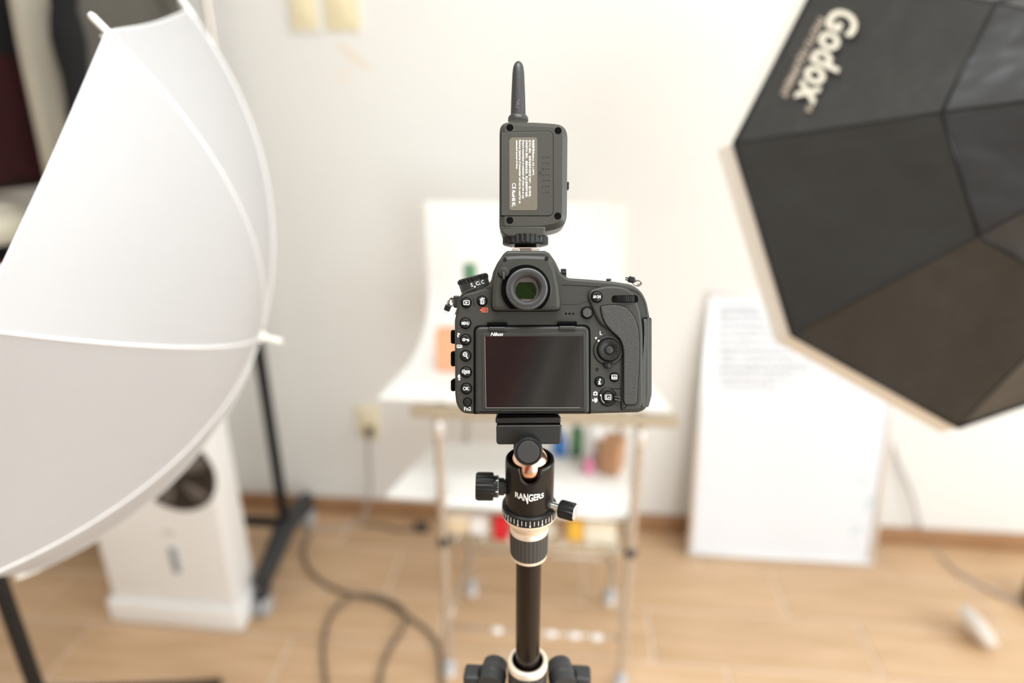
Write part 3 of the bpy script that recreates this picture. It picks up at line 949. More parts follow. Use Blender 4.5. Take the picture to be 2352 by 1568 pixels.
lb = rp(LP([(1170, 322, 1), (1176, 316, 1), (1231, 316, 3), (1234, 319, 3), (1234, 480, 3), (1231, 483, 3), (1173, 483, 3), (1170, 480, 3)], TZ), 0, 3)
tb_(MB().prism(lb, TZ + 0.0003, TZ + 0.0006, 0), 'printed_label', M_LABEL, door)
ZL = TZ + 0.00068
for txt, cx, y0, y1, h, bold in (('电池型号/Battery: AA 1.5V*2', 1224.6, 321, 402, 6.0, .018), ('在不使用时，请将电源开关拨至“OFF”，减少耗电。', 1217.0, 321.5, 452.5, 5.6, .006),
                                 ('长时间不使用时，请取出电池，防止漏液损坏电器。', 1209.4, 321.5, 453.5, 5.6, .006), ('Ensure transmitter is switched off when not in use', 1202.2, 322, 456, 5.2, .006),
                                 ('Remove batteries if transmitter will not be used for an', 1194.4, 321.5, 467, 5.2, .006), ('extended period of time.', 1186.8, 322, 388.5, 5.6, .006),
                                 ('CE', 1180.6, 420.5, 434, 9.0, .0), ('RoHS', 1179.6, 437.5, 462, 7.6, .024)):
    k = Ink(ZL).text(txt, cx, (y0 + y1) / 2, y1 - y0, h, 90, 0, bold)
    tb_(k.mb, 'printed_line', M_PRINT, door)
k = Ink(ZL)
k.line((1176, 466), (1184, 472), 1.4).line((1184, 466), (1176, 472), 1.4).rect(1177, 464.8, 1183, 466.4).rect(1175.6, 471.6, 1177.6, 474)
tb_(k.mb, 'printed_mark', M_PRINT, door)
for r_ in range(7):
    for c_ in range(3):
        tb_(MB().sphere(L3(1248 + 6.7 * c_, 360 + 13.4 * r_, TZ + .0003), 2.0 * e, None, 10, 6), 'grip_pip', M_TRIG, door)
k = Ink(TZ + .00045)
k.poly([(1236, 397.5), (1243.5, 391), (1243.5, 404)])
tb_(k.mb, 'arrow_mark', M_BODY2, door)
for x, yy in ((1171, 293), (1282, 300), (1281, 496), (1171, 506)):
    s_ = tb_(MB().lathe([(8.2 * e, TZ - .002), (8.2 * e, TZ + .0001), (7.4 * e, TZ + .0001)], 24, at_z(x, yy, TZ) @ Matrix.Translation((0, 0, -TZ))), 'screw_well', M_DARK)
an = axis_matrix(L3(1190, 276, -0.022), (0.005, 1, 0), (0, 0, 1))
ant = tb_(MB().lathe([(24.5 * e, -2 * e), (24.2 * e, 5 * e), (22 * e, 9 * e), (18.2 * e, 12 * e), (17.8 * e, 20 * e), (16.6 * e, 60 * e), (14.4 * e, 110 * e), (13.2 * e, 122 * e), (12.2 * e, 128 * e), (10.4 * e, 133 * e), (8 * e, 137 * e), (5 * e, 139.8 * e), (2.2 * e, 141 * e), (0.4 * e, 141.2 * e)], 40, an), 'antenna', M_ANT, ang=40)
k = Ink(-0.0158)
k.line((1187, 232), (1193, 240), .8).line((1186, 240), (1194, 228), .7).line((1185, 247), (1192, 236), .8).line((1188, 250), (1193, 244), .7)
tb_(k.mb, 'antenna_scuff', M_GRIPP, ant)
wm = axis_matrix(L3(1207, 553.5, -0.021), (0, 1, 0), (0, 0, 1))
tb_(MB().lathe([(44 * e, -11.5 * e), (53.6 * e, -9 * e), (54.6 * e, -7 * e, .0009), (54.6 * e, 8 * e, .0009), (53 * e, 10 * e), (44 * e, 12 * e)], 112, wm), 'locking_wheel', M_KNOB)
tb_(MB().box(L(1207, 568.5, -0.008) + (-0.021,), (62 * e, 5 * e, 0.0225), 0.0004), 'shoe_foot', M_STEEL)
tb_(MB().lathe([(26 * e, -16 * e), (26 * e, -9 * e)], 32, wm), 'foot_stem', M_DARK)
tb_(MB().box(L(1303.5, 426, TZ - .010) + (TZ - .012,), (7 * e, 18 * e, 0.006), 0.0006), 'power_switch', M_BTN)

# ------------------------------------------------------------------ tripod
BALL = at(1217, 1066, 0.537)


def axz(py):
    """height on the tripod's upright axis that shows at image row py"""
    k = (784 - py) / FPX
    d0 = Vector((BALL.x, BALL.y, 0)) - EYE
    # (d0+z e).U = k (d0+z e).F
    return (k * d0.dot(FW) - d0.dot(UP)) / (UP.z - k * FW.z)


def rad(py, rpx):
    return (Vector((BALL.x, BALL.y, axz(py))) - EYE).dot(FW) * rpx / FPX


tri = thing('tripod', 'black tripod with champagne-coloured rings and copper ball head under the camera', 'tripod', (BALL.x, BALL.y, 0))
TA = Vector((BALL.x, BALL.y, 0))
TOW = Vector((EYE.x - BALL.x, EYE.y - BALL.y, 0)).normalized()       # towards the photographer
AZ = math.atan2(TOW.y, TOW.x)
cam_in_tri = Matrix.Translation(-TA) @ CM


def tpart(mb, name, m, parent=None, **k):
    return mb.build(name, m, parent or tri, **k)


def cpart(mb, name, m, parent=None, **k):      # parts given in the tilted camera frame
    mb.v = [tuple(cam_in_tri @ Vector(p)) for p in mb.v]
    return mb.build(name, m, parent or tri, **k)


cpart(MB().prism(rp(LP([(1150, 952, 2.5), (1279, 952, 2.5), (1286, 958.8, 2.5), (1142, 958.8, 2.5)], -.003), 0, 4), -0.044, -0.003, 0.0005, 2), 'plate_pad', M_DARK)
cpart(MB().prism(rp(LP([(1138, 959, 4), (1288.5, 957, 4), (1288.5, 971.5, 5), (1138, 972.5, 5)], -.001), 0, 5), -0.046, -0.001, 0.0008, 3), 'release_plate', M_CLAMP)
cpart(MB().prism(rp(LP([(1142, 971, 1), (1287, 971, 1), (1287, 977, 1), (1142, 977, 1)], -.003), 0, 2), -0.044, -0.003, 0.0003, 2), 'plate_gap', M_DARK)
cpart(MB().prism(rp(LP([(1139.5, 976, 6), (1290.5, 975, 6), (1290, 1020, 9), (1140, 1021, 9)], 0), 0, 6), -0.047, 0.0, 0.0013, 4), 'clamp', M_CLAMP)
kz = 0.024
kc = Vector(L(1213.5, 1037.5, kz) + (0,))
kn = cpart(MB().lathe([(24 * e, -.001), (26 * e, 0.0005), (32 * e, 0.002), (32.5 * e, 0.004, .0011), (32 * e, kz - .004, .0011), (31 * e, kz - .003), (30.5 * e, kz - 0.001), (28.5 * e, kz), (26.2 * e, kz), (25.6 * e, kz - .0006), (24.8 * e, kz - 0.0003)], 152, Matrix.Translation(kc)), 'clamp_knob', M_KNOB)
cpart(MB().lathe([(24.5 * e, kz - .001), (24.5 * e, kz + .0002), (23.5 * e, kz + .0004)], 48, Matrix.Translation(kc)), 'knob_cap', M_CAP, kn)

bl = BALL - TA
tpart(MB().sphere(bl, 45 * 0.537 / FPX, None, 48, 32), 'ball', M_COPPER, ang=60)
clamp_bot = (cam_in_tri @ Vector(L(1215, 1019, 0) + (-0.024,)))
sd = (clamp_bot - bl)
tpart(MB().lathe([(0.0093, 0.004), (0.0090, 0.012), (0.0096, sd.length + .001)], 40, axis_matrix(bl, sd)), 'ball_stem', M_COPPER)

# housing with a drop notch towards the photographer
zt, zb = axz(1051), axz(1158)
ro, ri = rad(1060, 56.5), rad(1060, 47)
nang, ndep = 0.46, zt - axz(1083) 
hb = MB()
NS = 128
cols_o, cols_i = [], []
angs = [2 * PI * i / NS + PI for i in range(NS)]
top = []
for a in angs:
    d = (a - PI) if a - PI <= PI else a - PI - 2 * PI       # 0 = facing the photographer
    u = d / nang
    h = zt
    if abs(u) < 1:
        h = zt - ndep * min(1.0, (1 - abs(u) ** 2.6) ** 0.5 * 1.0 + 0.0)
    top.append(h)
ring_prof = [(ro, 0.0), (ro * 1.0, 0.94), (ro * .985, 0.985), (ro * .955, 1.0), (ri * 1.03, 1.0), (ri, 0.97), (ri * .98, 0.45)]
RR = []
for (r, t) in ring_prof:
    RR.append([(r * math.cos(AZ + a - PI), r * math.sin(AZ + a - PI), (zb + (top[i] - zb) * t) if t > 0.5 or t == 0 else zb + (axz(1110) - zb) * .9) for i, a in enumerate(angs)])
hb.rings(RR)
tpart(hb, 'ball_housing', M_ANOD, ang=40)
# lettering wrapped round the housing
vs, fs, _ = text_pts('RANGERS', 0, 0.03, 0.97)
zc_ = axz(1137.5 - 29)
zw = axz(1132 - 27.5) - axz(1152 - 28.5)
wa = 32.5 / 56.5
q = []
for (u, v) in vs:
    t = u * 2 - 1
    big = 0.56 + 0.40 * max(0, 1 - abs(t + .1)) ** 0.8
    dz = (v - .5) * zw * big - 0.10 * zw * (1 - abs(t))
    if -0.28 < t < -0.02 and v < .25:
        dz -= zw * .32 * (1 - abs((t + .15) / .13))
    a = AZ + (math.asin(max(-1, min(1, t * wa))) * 1 if True else 0)
    q.append(((ro + .0002) * math.cos(a), (ro + .0002) * math.sin(a), zc_ + dz))
tpart(MB().add(q, fs), 'printed_word', M_PRINT)
# panning base
z1, z2 = axz(1156), axz(1174)
rp_ = rad(1165, 62.5)
pan = tpart(MB().lathe([(rp_ * .90, z1 + .001), (rp_ * .97, z1 + .0006), (rp_, z1), (rp_, z2)], 96), 'pan_ring', M_KNOB)
for k in range(42):
    a = AZ + 2 * PI * k / 42 + .035
    big = k % 3 == 0
    zz = z2 + (z1 - z2) * (.5 if not big else .52)
    MB().box((rp_ + .0001, 0, zz), (0.0003, 0.00042, (z1 - z2) * (.62 if big else .55)), 0, Matrix.Rotation(a, 4, 'Z')).build('scale_tick', M_PRINT, pan)
    if big:
        MB().box((rp_ + .0001, 0, z2 + (z1 - z2) * .22), (0.0003, 0.0011, (z1 - z2) * .22), 0, Matrix.Rotation(a, 4, 'Z')).build('scale_number', M_PRINT, pan)
z3 = axz(1197)
tpart(MB().lathe([(rp_ * .99, z2), (rp_ * 1.0, z2 - .0012), (rp_ * .97, z2 - .0028), (rp_ * .87, z2 - .0052), (rp_ * .76, z3 + .0006), (rp_ * .70, z3)], 80), 'base_collar', M_CREAM, ang=50)
z4, z5, z6, z7 = axz(1205), axz(1215.5), axz(1267), axz(1274)
rg = rad(1240, 44)
tpart(MB().lathe([(rp_ * .62, z3 + .0005), (rp_ * .58, z3 - .0005), (rp_ * .56, z4 - .0006)], 64), 'collar_neck', M_CREAM)
tpart(MB().lathe([(rg * .70, z4 - .001), (rg * .80, z4), (rg * .94, z4), (rg * .985, z4 - .0008), (rg, z5)], 64), 'upper_ring', M_CREAM, ang=50)
tpart(MB().lathe([(rg * .98, z5 + .0003), (rg * 1.0, z5 - .001, .0006), (rg * .985, z6 + .001, .0006), (rg * .95, z6)], 120), 'twist_lock', M_GRIP)
tpart(MB().lathe([(rg * .95, z6), (rg * .95, z7 + .0006), (rg * .90, z7), (rg * .7, z7)], 64), 'lower_ring', M_CREAM, ang=50)
z8, z9 = axz(1513), axz(1526)
tpart(MB().lathe([(rad(1300, 29.3), z7 + .004), (rad(1300, 29.3), z9 - .25)], 56), 'centre_column', M_TUBE)
rq = rad(1515, 46.5)
tpart(MB().lathe([(rq * .72, z8 - .006), (rq * .76, z8 - .0005), (rq * .80, z8), (rq * .92, z8), (rq * .99, z8 - .0012), (rq, z9)], 72, None, False, False), 'column_ring', M_CREAM, ang=50)
tpart(MB().lathe([(rq * .76, z8 - .012), (rq * .76, z8 - .0008), (rq * .6, z8 - .004)], 48, None, False, False), 'column_seal', M_DARK)
tpart(MB().lathe([(rq * .96, z9 + .0002), (rq * .98, z9 - .001, .0006), (rq * .98, z9 - .030, .0006), (rq * .9, z9 - .032)], 120), 'column_lock', M_GRIP)
zs = z9 - .034
tpart(MB().lathe([(rq * .9, zs + .004), (rq * 1.12, zs), (rq * 1.12, zs - .035), (rq * .8, zs - .045)], 48), 'leg_spider', M_BLACKM)
for k in range(3):
    a = AZ + PI / 2 + 0.02 + (0, PI, PI * 1.5)[k] + (0.15, -.15, 0)[k]
    d = Vector((math.cos(a), math.sin(a), 0))
    s = Vector((-d.y, d.x, 0))
    hinge = d * rq * 1.75 + Vector((0, 0, zs + .016))
    foot = d * (0.52) + Vector((0, 0, 0.012))
    leg = MB()
    leg.sphere(hinge, rq * .70, None, 20, 12)
    leg.lathe([(rq * .62, -rq * .7), (rq * .66, 0), (rq * .62, rq * .7)], 28, axis_matrix(hinge, s))
    lg = tpart(leg, 'leg', M_GREYP, ang=50)
    u = (foot - hinge)
    ln = u.length
    Mx = axis_matrix(hinge, u)
    MB().lathe([(0.0135, 0.0), (0.0145, 0.02), (0.0145, ln * .42), (0.0165, ln * .42 + .002), (0.0165, ln * .48), (0.0125, ln * .48 + .002), (0.0125, ln * .74), (0.014, ln * .74 + .002), (0.014, ln * .79), (0.0105, ln * .79 + .001), (0.0105, ln - .02)], 32, Mx).build('leg_tube', M_TUBE, lg)
    MB().lathe([(0.0125, ln - .03), (0.0145, ln - .01), (0.010, ln + .004)], 20, Mx).build('rubber_foot', M_GREYP, lg)
    MB().box(d * rq * 2.75 + Vector((0, 0, zs + .012)), (0.018, 0.018, 0.012), 0.003).build('angle_lock', M_GREYP, lg)
# side knobs
left = Vector((TOW.y, -TOW.x, 0)) * -1
if left.dot(RT) > 0:
    left = -left
zk = axz(1119 - 1)
kd = (left * 1.0 + TOW * 0.05 + Vector((0, 0, .03))).normalized()
o0 = Vector((0, 0, zk)) + left * ro * .9
Mk = axis_matrix(o0, kd)
u1 = rad(1119, 1.0)
tk = tpart(MB().lathe([(31 * u1, 33 * u1), (32.4 * u1, 37 * u1, .0007), (32.4 * u1, 68 * u1, .0007), (30 * u1, 73 * u1), (27 * u1, 74 * u1)], 88, Mk), 'friction_knob', M_KNOB)
MB().lathe([(17 * u1, 0), (17 * u1, 8 * u1), (20 * u1, 9 * u1), (20 * u1, 20 * u1), (25 * u1, 21 * u1), (25 * u1, 33 * u1)], 44, Mk).build('knob_shaft', M_CLAMP, tk)
dots = MB()
for k in range(30):
    dots.box((25 * u1, 0, 22.6 * u1 + (0 if k % 5 else 2 * u1)), (0.0004, 0.0004 if k % 5 else .0011, 0.0008 if k % 5 else .0022), 0, Mk @ Matrix.Rotation(2 * PI * k / 30 + .1, 4, 'Z'))
dots.build('scale_marks', M_PRINT, tk)
zk2 = axz(1147)
rd = (-left * 1.0 + TOW * 0.42 + Vector((0, 0, -.02))).normalized()
Mk = axis_matrix(Vector((0, 0, zk2)) + rd * ro * .82, rd)
sk = tpart(MB().lathe([(10 * u1, 0), (10 * u1, 36 * u1)], 24, Mk), 'knob_stud', M_STEEL)
MB().lathe([(18 * u1, 29 * u1), (20.5 * u1, 32 * u1, .0007), (20.5 * u1, 63 * u1, .0007), (18.5 * u1, 66 * u1)], 56, Mk).build('pan_knob', M_KNOB, sk)
MB().lathe([(17.8 * u1, 65 * u1), (17.5 * u1, 67 * u1), (16 * u1, 67.6 * u1)], 40, Mk).build('knob_cap', M_ALU, sk)

# ------------------------------------------------------------------ shoot-through umbrella on its stand
DY = math.radians(1.1)                           # yaw added since the umbrella and softbox were measured


def az_basis(az, el):
    a = Vector((math.cos(el) * math.cos(az), math.cos(el) * math.sin(az), math.sin(el)))
    u = Vector((0, 0, 1)).cross(a).normalized()
    return a, u, a.cross(u)


UC = at(248.690, 679.941, 1.000555)
ua, uu, uv = az_basis(0.275802 + DY, -0.372927)
UR, UH, UPH = 0.43, 0.216564, 2.100437
UM = Matrix((uu, uv, ua)).transposed().to_4x4()
UM.translation = UC
umb = thing('shoot_through_umbrella', 'large white translucent photo umbrella tilted open on its side', 'umbrella', UM)
dpole = at(38, 1450, 1) - EYE
npl = Vector((dpole.y, -dpole.x, 0))
GT = (UC - EYE).dot(npl) / ua.dot(npl)          # where the shaft passes over the pole
rho = (UR * UR + UH * UH) / (2 * UH)
amax = math.asin(UR / rho)


def dome(t, ang, sag=0.0):
    """t 0..1 from apex to rim"""
    r = rho * math.sin(t * amax)
    z = UH - rho * (1 - math.cos(t * amax))
    return Vector((r * math.cos(ang) * (1 - sag), r * math.sin(ang) * (1 - sag), z - sag * 0.10 * t))


for k in range(8):
    a0 = UPH - k * PI / 4
    a1 = a0 - PI / 4
    g = []
    for j in range(15):
        t = 0.02 + 0.98 * j / 14
        row_ = []
        for i_ in range(13):
            s = i_ / 12
            w = math.sin(PI * s)
            # panels run straighter than the dome between ribs, the hem is cut in a shallow curve
            p = dome(t, a0) * (1 - s) + dome(t, a1) * s
            q = dome(t, a0 + (a1 - a0) * s)
            p = p * 0.72 + q * 0.28
            rim = 1 - 0.035 * w * t ** 6
            p = Vector((p.x * rim, p.y * rim, p.z))
            row_.append(p)
        g.append(row_)
    MB().sheet(g, 0.0006).build('canopy_panel', M_UMB, umb, ang=60)
M_SEAM = mat('umbrella_seam_tape', (0.80, 0.795, 0.79, 1), 0.5, 0, 0.01, 40)
M_RIB = mat('rib_white_enamel', (0.92, 0.91, 0.86, 1), 0.35, 0, 0.02, 40)
for k in range(8):
    a = UPH - k * PI / 4
    pts = [dome(t / 24, a) for t in range(1, 25)]
    s_ = MB().tube([p * 1.0 + Vector((0, 0, 0.0002)) for p in pts], 0.0017, 6).build('seam', M_SEAM, umb)
    r_ = MB().tube([Vector((p.x * .985, p.y * .985, p.z - .006)) for p in pts], 0.0018, 6).build('rib', M_RIB, umb)
    d = (pts[-1] - pts[-2]).normalized()
    MB().tube([pts[-1] - d * 0.012, pts[-1] + d * 0.017, pts[-1] + d * 0.021], [0.0036, 0.0036, 0.0022], 10).build('rib_tip', M_RIB, r_)
    st = [Vector((p.x * .985, p.y * .985, p.z - .007)) for p in (pts[12],)][0]
    MB().tube([st, Vector((0.012 * math.cos(a), 0.012 * math.sin(a), -0.02))], 0.0016, 6).build('stretcher', M_RIB, r_)
for k in range(8):                                # narrow hem along the rim
    a0 = UPH - k * PI / 4
    hem = []
    for i_ in range(17):
        s = i_ / 16
        p = dome(1, a0) * (1 - s) * .72 + dome(1, a0 - PI / 4) * s * .72 + dome(1, a0 - PI / 4 * s) * .28
        rim = 1 - 0.035 * math.sin(PI * s)
        hem.append(Vector((p.x * rim, p.y * rim, p.z)))
    MB().tube(hem, 0.0012, 6).build('hem', M_SEAM, umb)
MB().tube([(0, 0, UH + .03), (0, 0, UH + .028), (0, 0, -GT - .16)], [0.002, 0.004, 0.004], 12).build('shaft', M_ALU, umb)
MB().lathe([(0.011, UH - .004), (0.010, UH + .004), (0.0042, UH + .008), (0.0042, UH + .030), (0.003, UH + .034)], 20).build('ferrule', M_RIB, umb)
MB().lathe([(0.013, -0.03), (0.014, -0.022), (0.013, -0.014)], 24).build('runner', M_RIB, umb)

grip_p = UM @ Vector((0, 0, -GT))
odir = Vector((dpole.x, dpole.y, 0)).normalized()
sx_, sy_ = grip_p.x + odir.x * 0.045, grip_p.y + odir.y * 0.045
std = thing('light_stand', 'black folding light stand carrying the white umbrella, its pole showing below the canopy', 'light stand', (sx_, sy_, 0))
gz = grip_p.z
MB().lathe([(0.0135, 0.10), (0.0135, 0.82), (0.017, 0.822), (0.017, 0.86), (0.011, 0.862), (0.011, gz - .06)], 24).build('pole', M_BLACKM, std)
UML = Matrix.Translation((-sx_, -sy_, 0)) @ UM
hb_ = MB().rings([[(r * math.cos(2 * PI * i / 28), r * math.sin(2 * PI * i / 28), z) for i in range(28)] for r, z in ((.006, -GT - .03), (.017, -GT - .03), (.019, -GT - .025), (.019, -GT + .025), (.017, -GT + .03), (.006, -GT + .03), (.006, -GT - .03))], UML, False, False)
hb_ = hb_.build('umbrella_bracket', M_GREYP, std)
gq = UML @ Vector((0, 0, -GT))
MB().tube([(0, 0, gz - .06), (0, 0, gz - .045), gq + (Vector((0, 0, gz - .05)) - gq).normalized() * .016], .009, 10).build('bracket_arm', M_GREYP, hb_)
MB().lathe([(0.010, 0.0), (0.014, 0.004), (0.014, 0.02), (0.009, 0.024)], 16, axis_matrix(tuple(UML @ Vector((0.018, 0, -GT))), tuple(UML.to_3x3() @ Vector((1, 0, 0))))).build('bracket_knob', M_GREYP, hb_)
MB().lathe([(0.022, 0.37), (0.024, 0.375), (0.024, 0.41), (0.022, 0.415)], 24).build('leg_collar', M_GREYP, std)
MB().lathe([(0.018, 0.16), (0.020, 0.165), (0.020, 0.19), (0.018, 0.195)], 24).build('brace_collar', M_GREYP, std)
base_a = math.atan2(-odir.y, -odir.x)
for k in range(3):
    a = base_a + k * 2 * PI / 3
    d = Vector((math.cos(a), math.sin(a), 0))
    hi, lo = d * 0.024 + Vector((0, 0, 0.395)), d * 0.40 + Vector((0, 0, 0.010))
    l_ = MB().tube([hi, lo], 0.011, 12).build('leg', M_BLACKM, std)
    MB().sphere(lo + Vector((0, 0, .002)), 0.0125, None, 14, 8).build('rubber_foot', M_GREYP, l_)
    MB().tube([d * 0.02 + Vector((0, 0, 0.178)), hi.lerp(lo, .52)], 0.006, 8).build('leg_brace', M_BLACKM, l_)

# ------------------------------------------------------------------ octagonal softbox
SC_ = at(2241.05, 402.264, 1.084348)
sa, su, sv = az_basis(-1.394298 + DY, 0.41026)
SPH, SR, SR2, SH2, SLIP = 8.500655, 0.40, 0.21378, 0.19983, 0.036
SM = Matrix((su, sv, sa)).transposed().to_4x4()
SM.translation = SC_
box8 = thing('octagonal_softbox', 'large black octagonal softbox with white rim and printed logo at upper right', 'softbox', SM)
ang8 = [SPH + k * PI / 4 for k in range(8)]
P8 = lambda r, a, z: Vector((r * math.cos(a), r * math.sin(a), z))
rr_ = random.Random(3)


def panel(a0, a1, r0, z0, r1, z1, name, m, puff, nj=9, ni=9):
    g = []
    for j in range(nj):
        t = j / (nj - 1)
        row_ = []
        for i_ in range(ni):
            s = i_ / (ni - 1)
            p = (P8(r0, a0, z0) * (1 - s) + P8(r0, a1, z0) * s) * (1 - t) + (P8(r1, a0, z1) * (1 - s) + P8(r1, a1, z1) * s) * t
            w = math.sin(PI * s) * math.sin(PI * t)
            p.z += -puff * w + (rr_.random() - .5) * 0.0035 * w
            row_.append(p)
        g.append(row_)
    return MB().sheet(g, 0.0012).build(name, m, box8, ang=70)


RZC, ZTOP = 0.075, 0.335
sector = []
for k in range(8):
    a0, a1 = ang8[k], ang8[(k + 1) % 8] if k < 7 else ang8[0] + 2 * PI
    sector.append(panel(a0, a1, SR, 0, SR2, SH2, 'outer_panel', M_BLKFAB, 0.010))
    panel(a0, a1, SR2, SH2, RZC, ZTOP, 'inner_panel', M_SHEEN, 0.008)
    l_ = panel(a0, a1, SR * 1.03, -SLIP, SR * 1.0, 0.0, 'rim_band', M_LIP, 0.0, 4, 4)
    MB().tube([P8(SR * 1.002, a0, 0.001), P8(SR * 1.002, a1, 0.001)], 0.003, 8).build('rim_piping', M_BLACKM, box8)
    MB().tube([P8(SR2, a0, SH2 + .001), P8(SR2, a1, SH2 + .001)], 0.0022, 8).build('fold_seam', M_BLACKM, box8)
    MB().tube([P8(SR, a0, 0.0), P8(SR2, a0, SH2 + .0006), P8(RZC, a0, ZTOP)], 0.0015, 8).build('rod_seam', M_BLACKM, box8)
g = [[P8(SR * (.02 + .98 * j / 6) * 1.025, ang8[0] + i_ * PI / 4, -SLIP + .004 * (1 - (j / 6))) for i_ in range(9)] for j in range(7)]
MB().sheet(g, 0.0008).build('front_diffuser', M_LIP, box8)
MB().lathe([(0.076, ZTOP - .012), (0.080, ZTOP - .008), (0.080, ZTOP + .012), (0.070, ZTOP + .016)], 48).build('speed_ring', M_BLACKM, box8)
# lettering lies on the panel between rods 0 and 1
pA, pB, pC, pD = P8(SR, ang8[0], 0), P8(SR, ang8[1], 0), P8(SR2, ang8[0], SH2), P8(SR2, ang8[1], SH2)
nrm = (pB - pA).cross(pC - pA).normalized()
if nrm.z < 0:
    nrm = -nrm
SMI = SM.inverted()


def on_panel(px, py, lift=0.004):
    o, d = SMI @ EYE, (SMI.to_3x3() @ (at(px, py, 1.0) - EYE))
    t = (pA - o).dot(nrm) / d.dot(nrm)
    return o + d * t + nrm * lift


def panel_text(txt, a, b, hpx, m, bold, lift=0.004, parent=None, shear=0):
    """lettering running from pixel a to pixel b along its base line, hpx tall to the right"""
    vs, fs, _ = text_pts(txt, shear, bold, 1.04)
    d = Vector((b[0] - a[0], b[1] - a[1]))
    n = Vector((-d.y, d.x)).normalized() * -1
    q = []
    for (u, v) in vs:
        q.append(on_panel(a[0] + d.x * u + n.x * hpx * v, a[1] + d.y * u + n.y * hpx * v, lift))
    return MB().add(q, fs).build('printed_logo', m, parent or sector[0])


panel_text('Godox', (1914, 16), (1824, 228), 73, M_LOGO, 0.03)
panel_text('PHOTO EQUIPMENT', (1879, 41), (1789, 221), 20, M_LOGO2, 0.03)
panel_text('TM', (1858, 238), (1851, 257), 14, M_LOGO2, 0.02)
for q0, q1 in (((1788, 150), (1780, 160)), ((1752, 545), (1750, 556))):
    pass
bs = SM @ Vector((0, 0, ZTOP + .02))
# the softbox's own stand and lamp head, to the right of the frame
std2 = thing('softbox_stand', 'black stand and lamp head behind the octagonal softbox', 'light stand', (1.12, 0.80, 0))
MB().lathe([(0.016, 0.12), (0.016, 0.8), (0.019, 0.802), (0.019, 0.85), (0.012, 0.852), (0.012, 1.30)], 24).build('pole', M_BLACKM, std2)
hl = Vector((bs.x - 1.12, bs.y - 0.80, bs.z))
tipd = (SM.to_3x3() @ Vector((0, 0, 1)))
MB().lathe([(0.062, 0.0), (0.066, 0.02), (0.066, 0.17), (0.055, 0.185), (0.02, 0.19)], 40, axis_matrix(hl, tipd)).build('lamp_head', M_GREYP, std2)
MB().tube([Vector((0, 0, 1.29)), Vector((0.0, 0, 1.36)), hl + tipd * 0.10 + Vector((0.03, 0, -.05))], 0.012, 10).build('head_bracket', M_BLACKM, std2)
for k in range(3):
    a = -0.3 + k * 2 * PI / 3
    d = Vector((math.cos(a), math.sin(a), 0))
    l_ = MB().tube([d * .02 + Vector((0, 0, .55)), d * .5 + Vector((0, 0, .012))], 0.011, 12).build('leg', M_BLACKM, std2)
    MB().sphere(d * .5 + Vector((0, 0, .013)), 0.0125, None, 12, 8).build('rubber_foot', M_GREYP, l_)

# ------------------------------------------------------------------ still-life table with its curved white sheet
TF0, TF1 = fl(1030, 1566), fl(1422, 1566)         # front feet
TBK = fl(1062, 1366)                              # a rear foot
tx0, tx1 = TF0.x, TF1.x
ty0, ty1 = (TF0.y + TF1.y) / 2, TBK.y
tcx = (tx0 + tx1) / 2
tbl = thing('still_life_table', 'chrome tube still-life table on casters with curved white background sheet', 'table', (tcx, ty0, 0))
zt_ = wl(1200, 952, ty0).z                        # rail height
hw = (tx1 - tx0) / 2
dp = ty1 - ty0
ztop = wl(1200, 465, ty1 + .05).z
sh_fl, sh_fr = on_plane(868, 912, (0, 0, 1), (0, 0, zt_ + .03)), on_plane(1532, 905, (0, 0, 1), (0, 0, zt_ + .03))
sh_bl, sh_br = wl(976, 465, ty1 + .05), wl(1440, 465, ty1 + .05)
# sheet: flat apron in front, curve, upright back; the width narrows towards the top
fy = min(sh_fl.y, sh_fr.y) - ty0
prof = []
zf = zt_ + .026
yb = dp + .05
for j in range(7):
    prof.append((fy + (yb - .17 - fy) * j / 6, zf))
for j in range(1, 9):
    t = PI / 2 * j / 8
    prof.append((yb - .17 + .17 * math.sin(t), zf + .17 - .17 * math.cos(t)))
for j in range(1, 9):
    prof.append((yb, zf + .17 + (ztop - zf - .17) * j / 8))
wl0, wr0, wl1, wr1 = sh_fl.x - tcx, sh_fr.x - tcx, sh_bl.x - tcx, sh_br.x - tcx
acc = [0]
for j in range(1, len(prof)):
    acc.append(acc[-1] + math.dist(prof[j], prof[j - 1]))
g = []
for (yy, zz), s in zip(prof, acc):
    t = s / acc[-1]
    k = min(1, t / .55)
    a, b = wl0 + (wl1 - wl0) * k, wr0 + (wr1 - wr0) * k
    g.append([(a + (b - a) * i_ / 8, yy, zz) for i_ in range(9)])
MB().sheet(g, 0.004).build('background_sheet', M_SWEEP, tbl, ang=50)
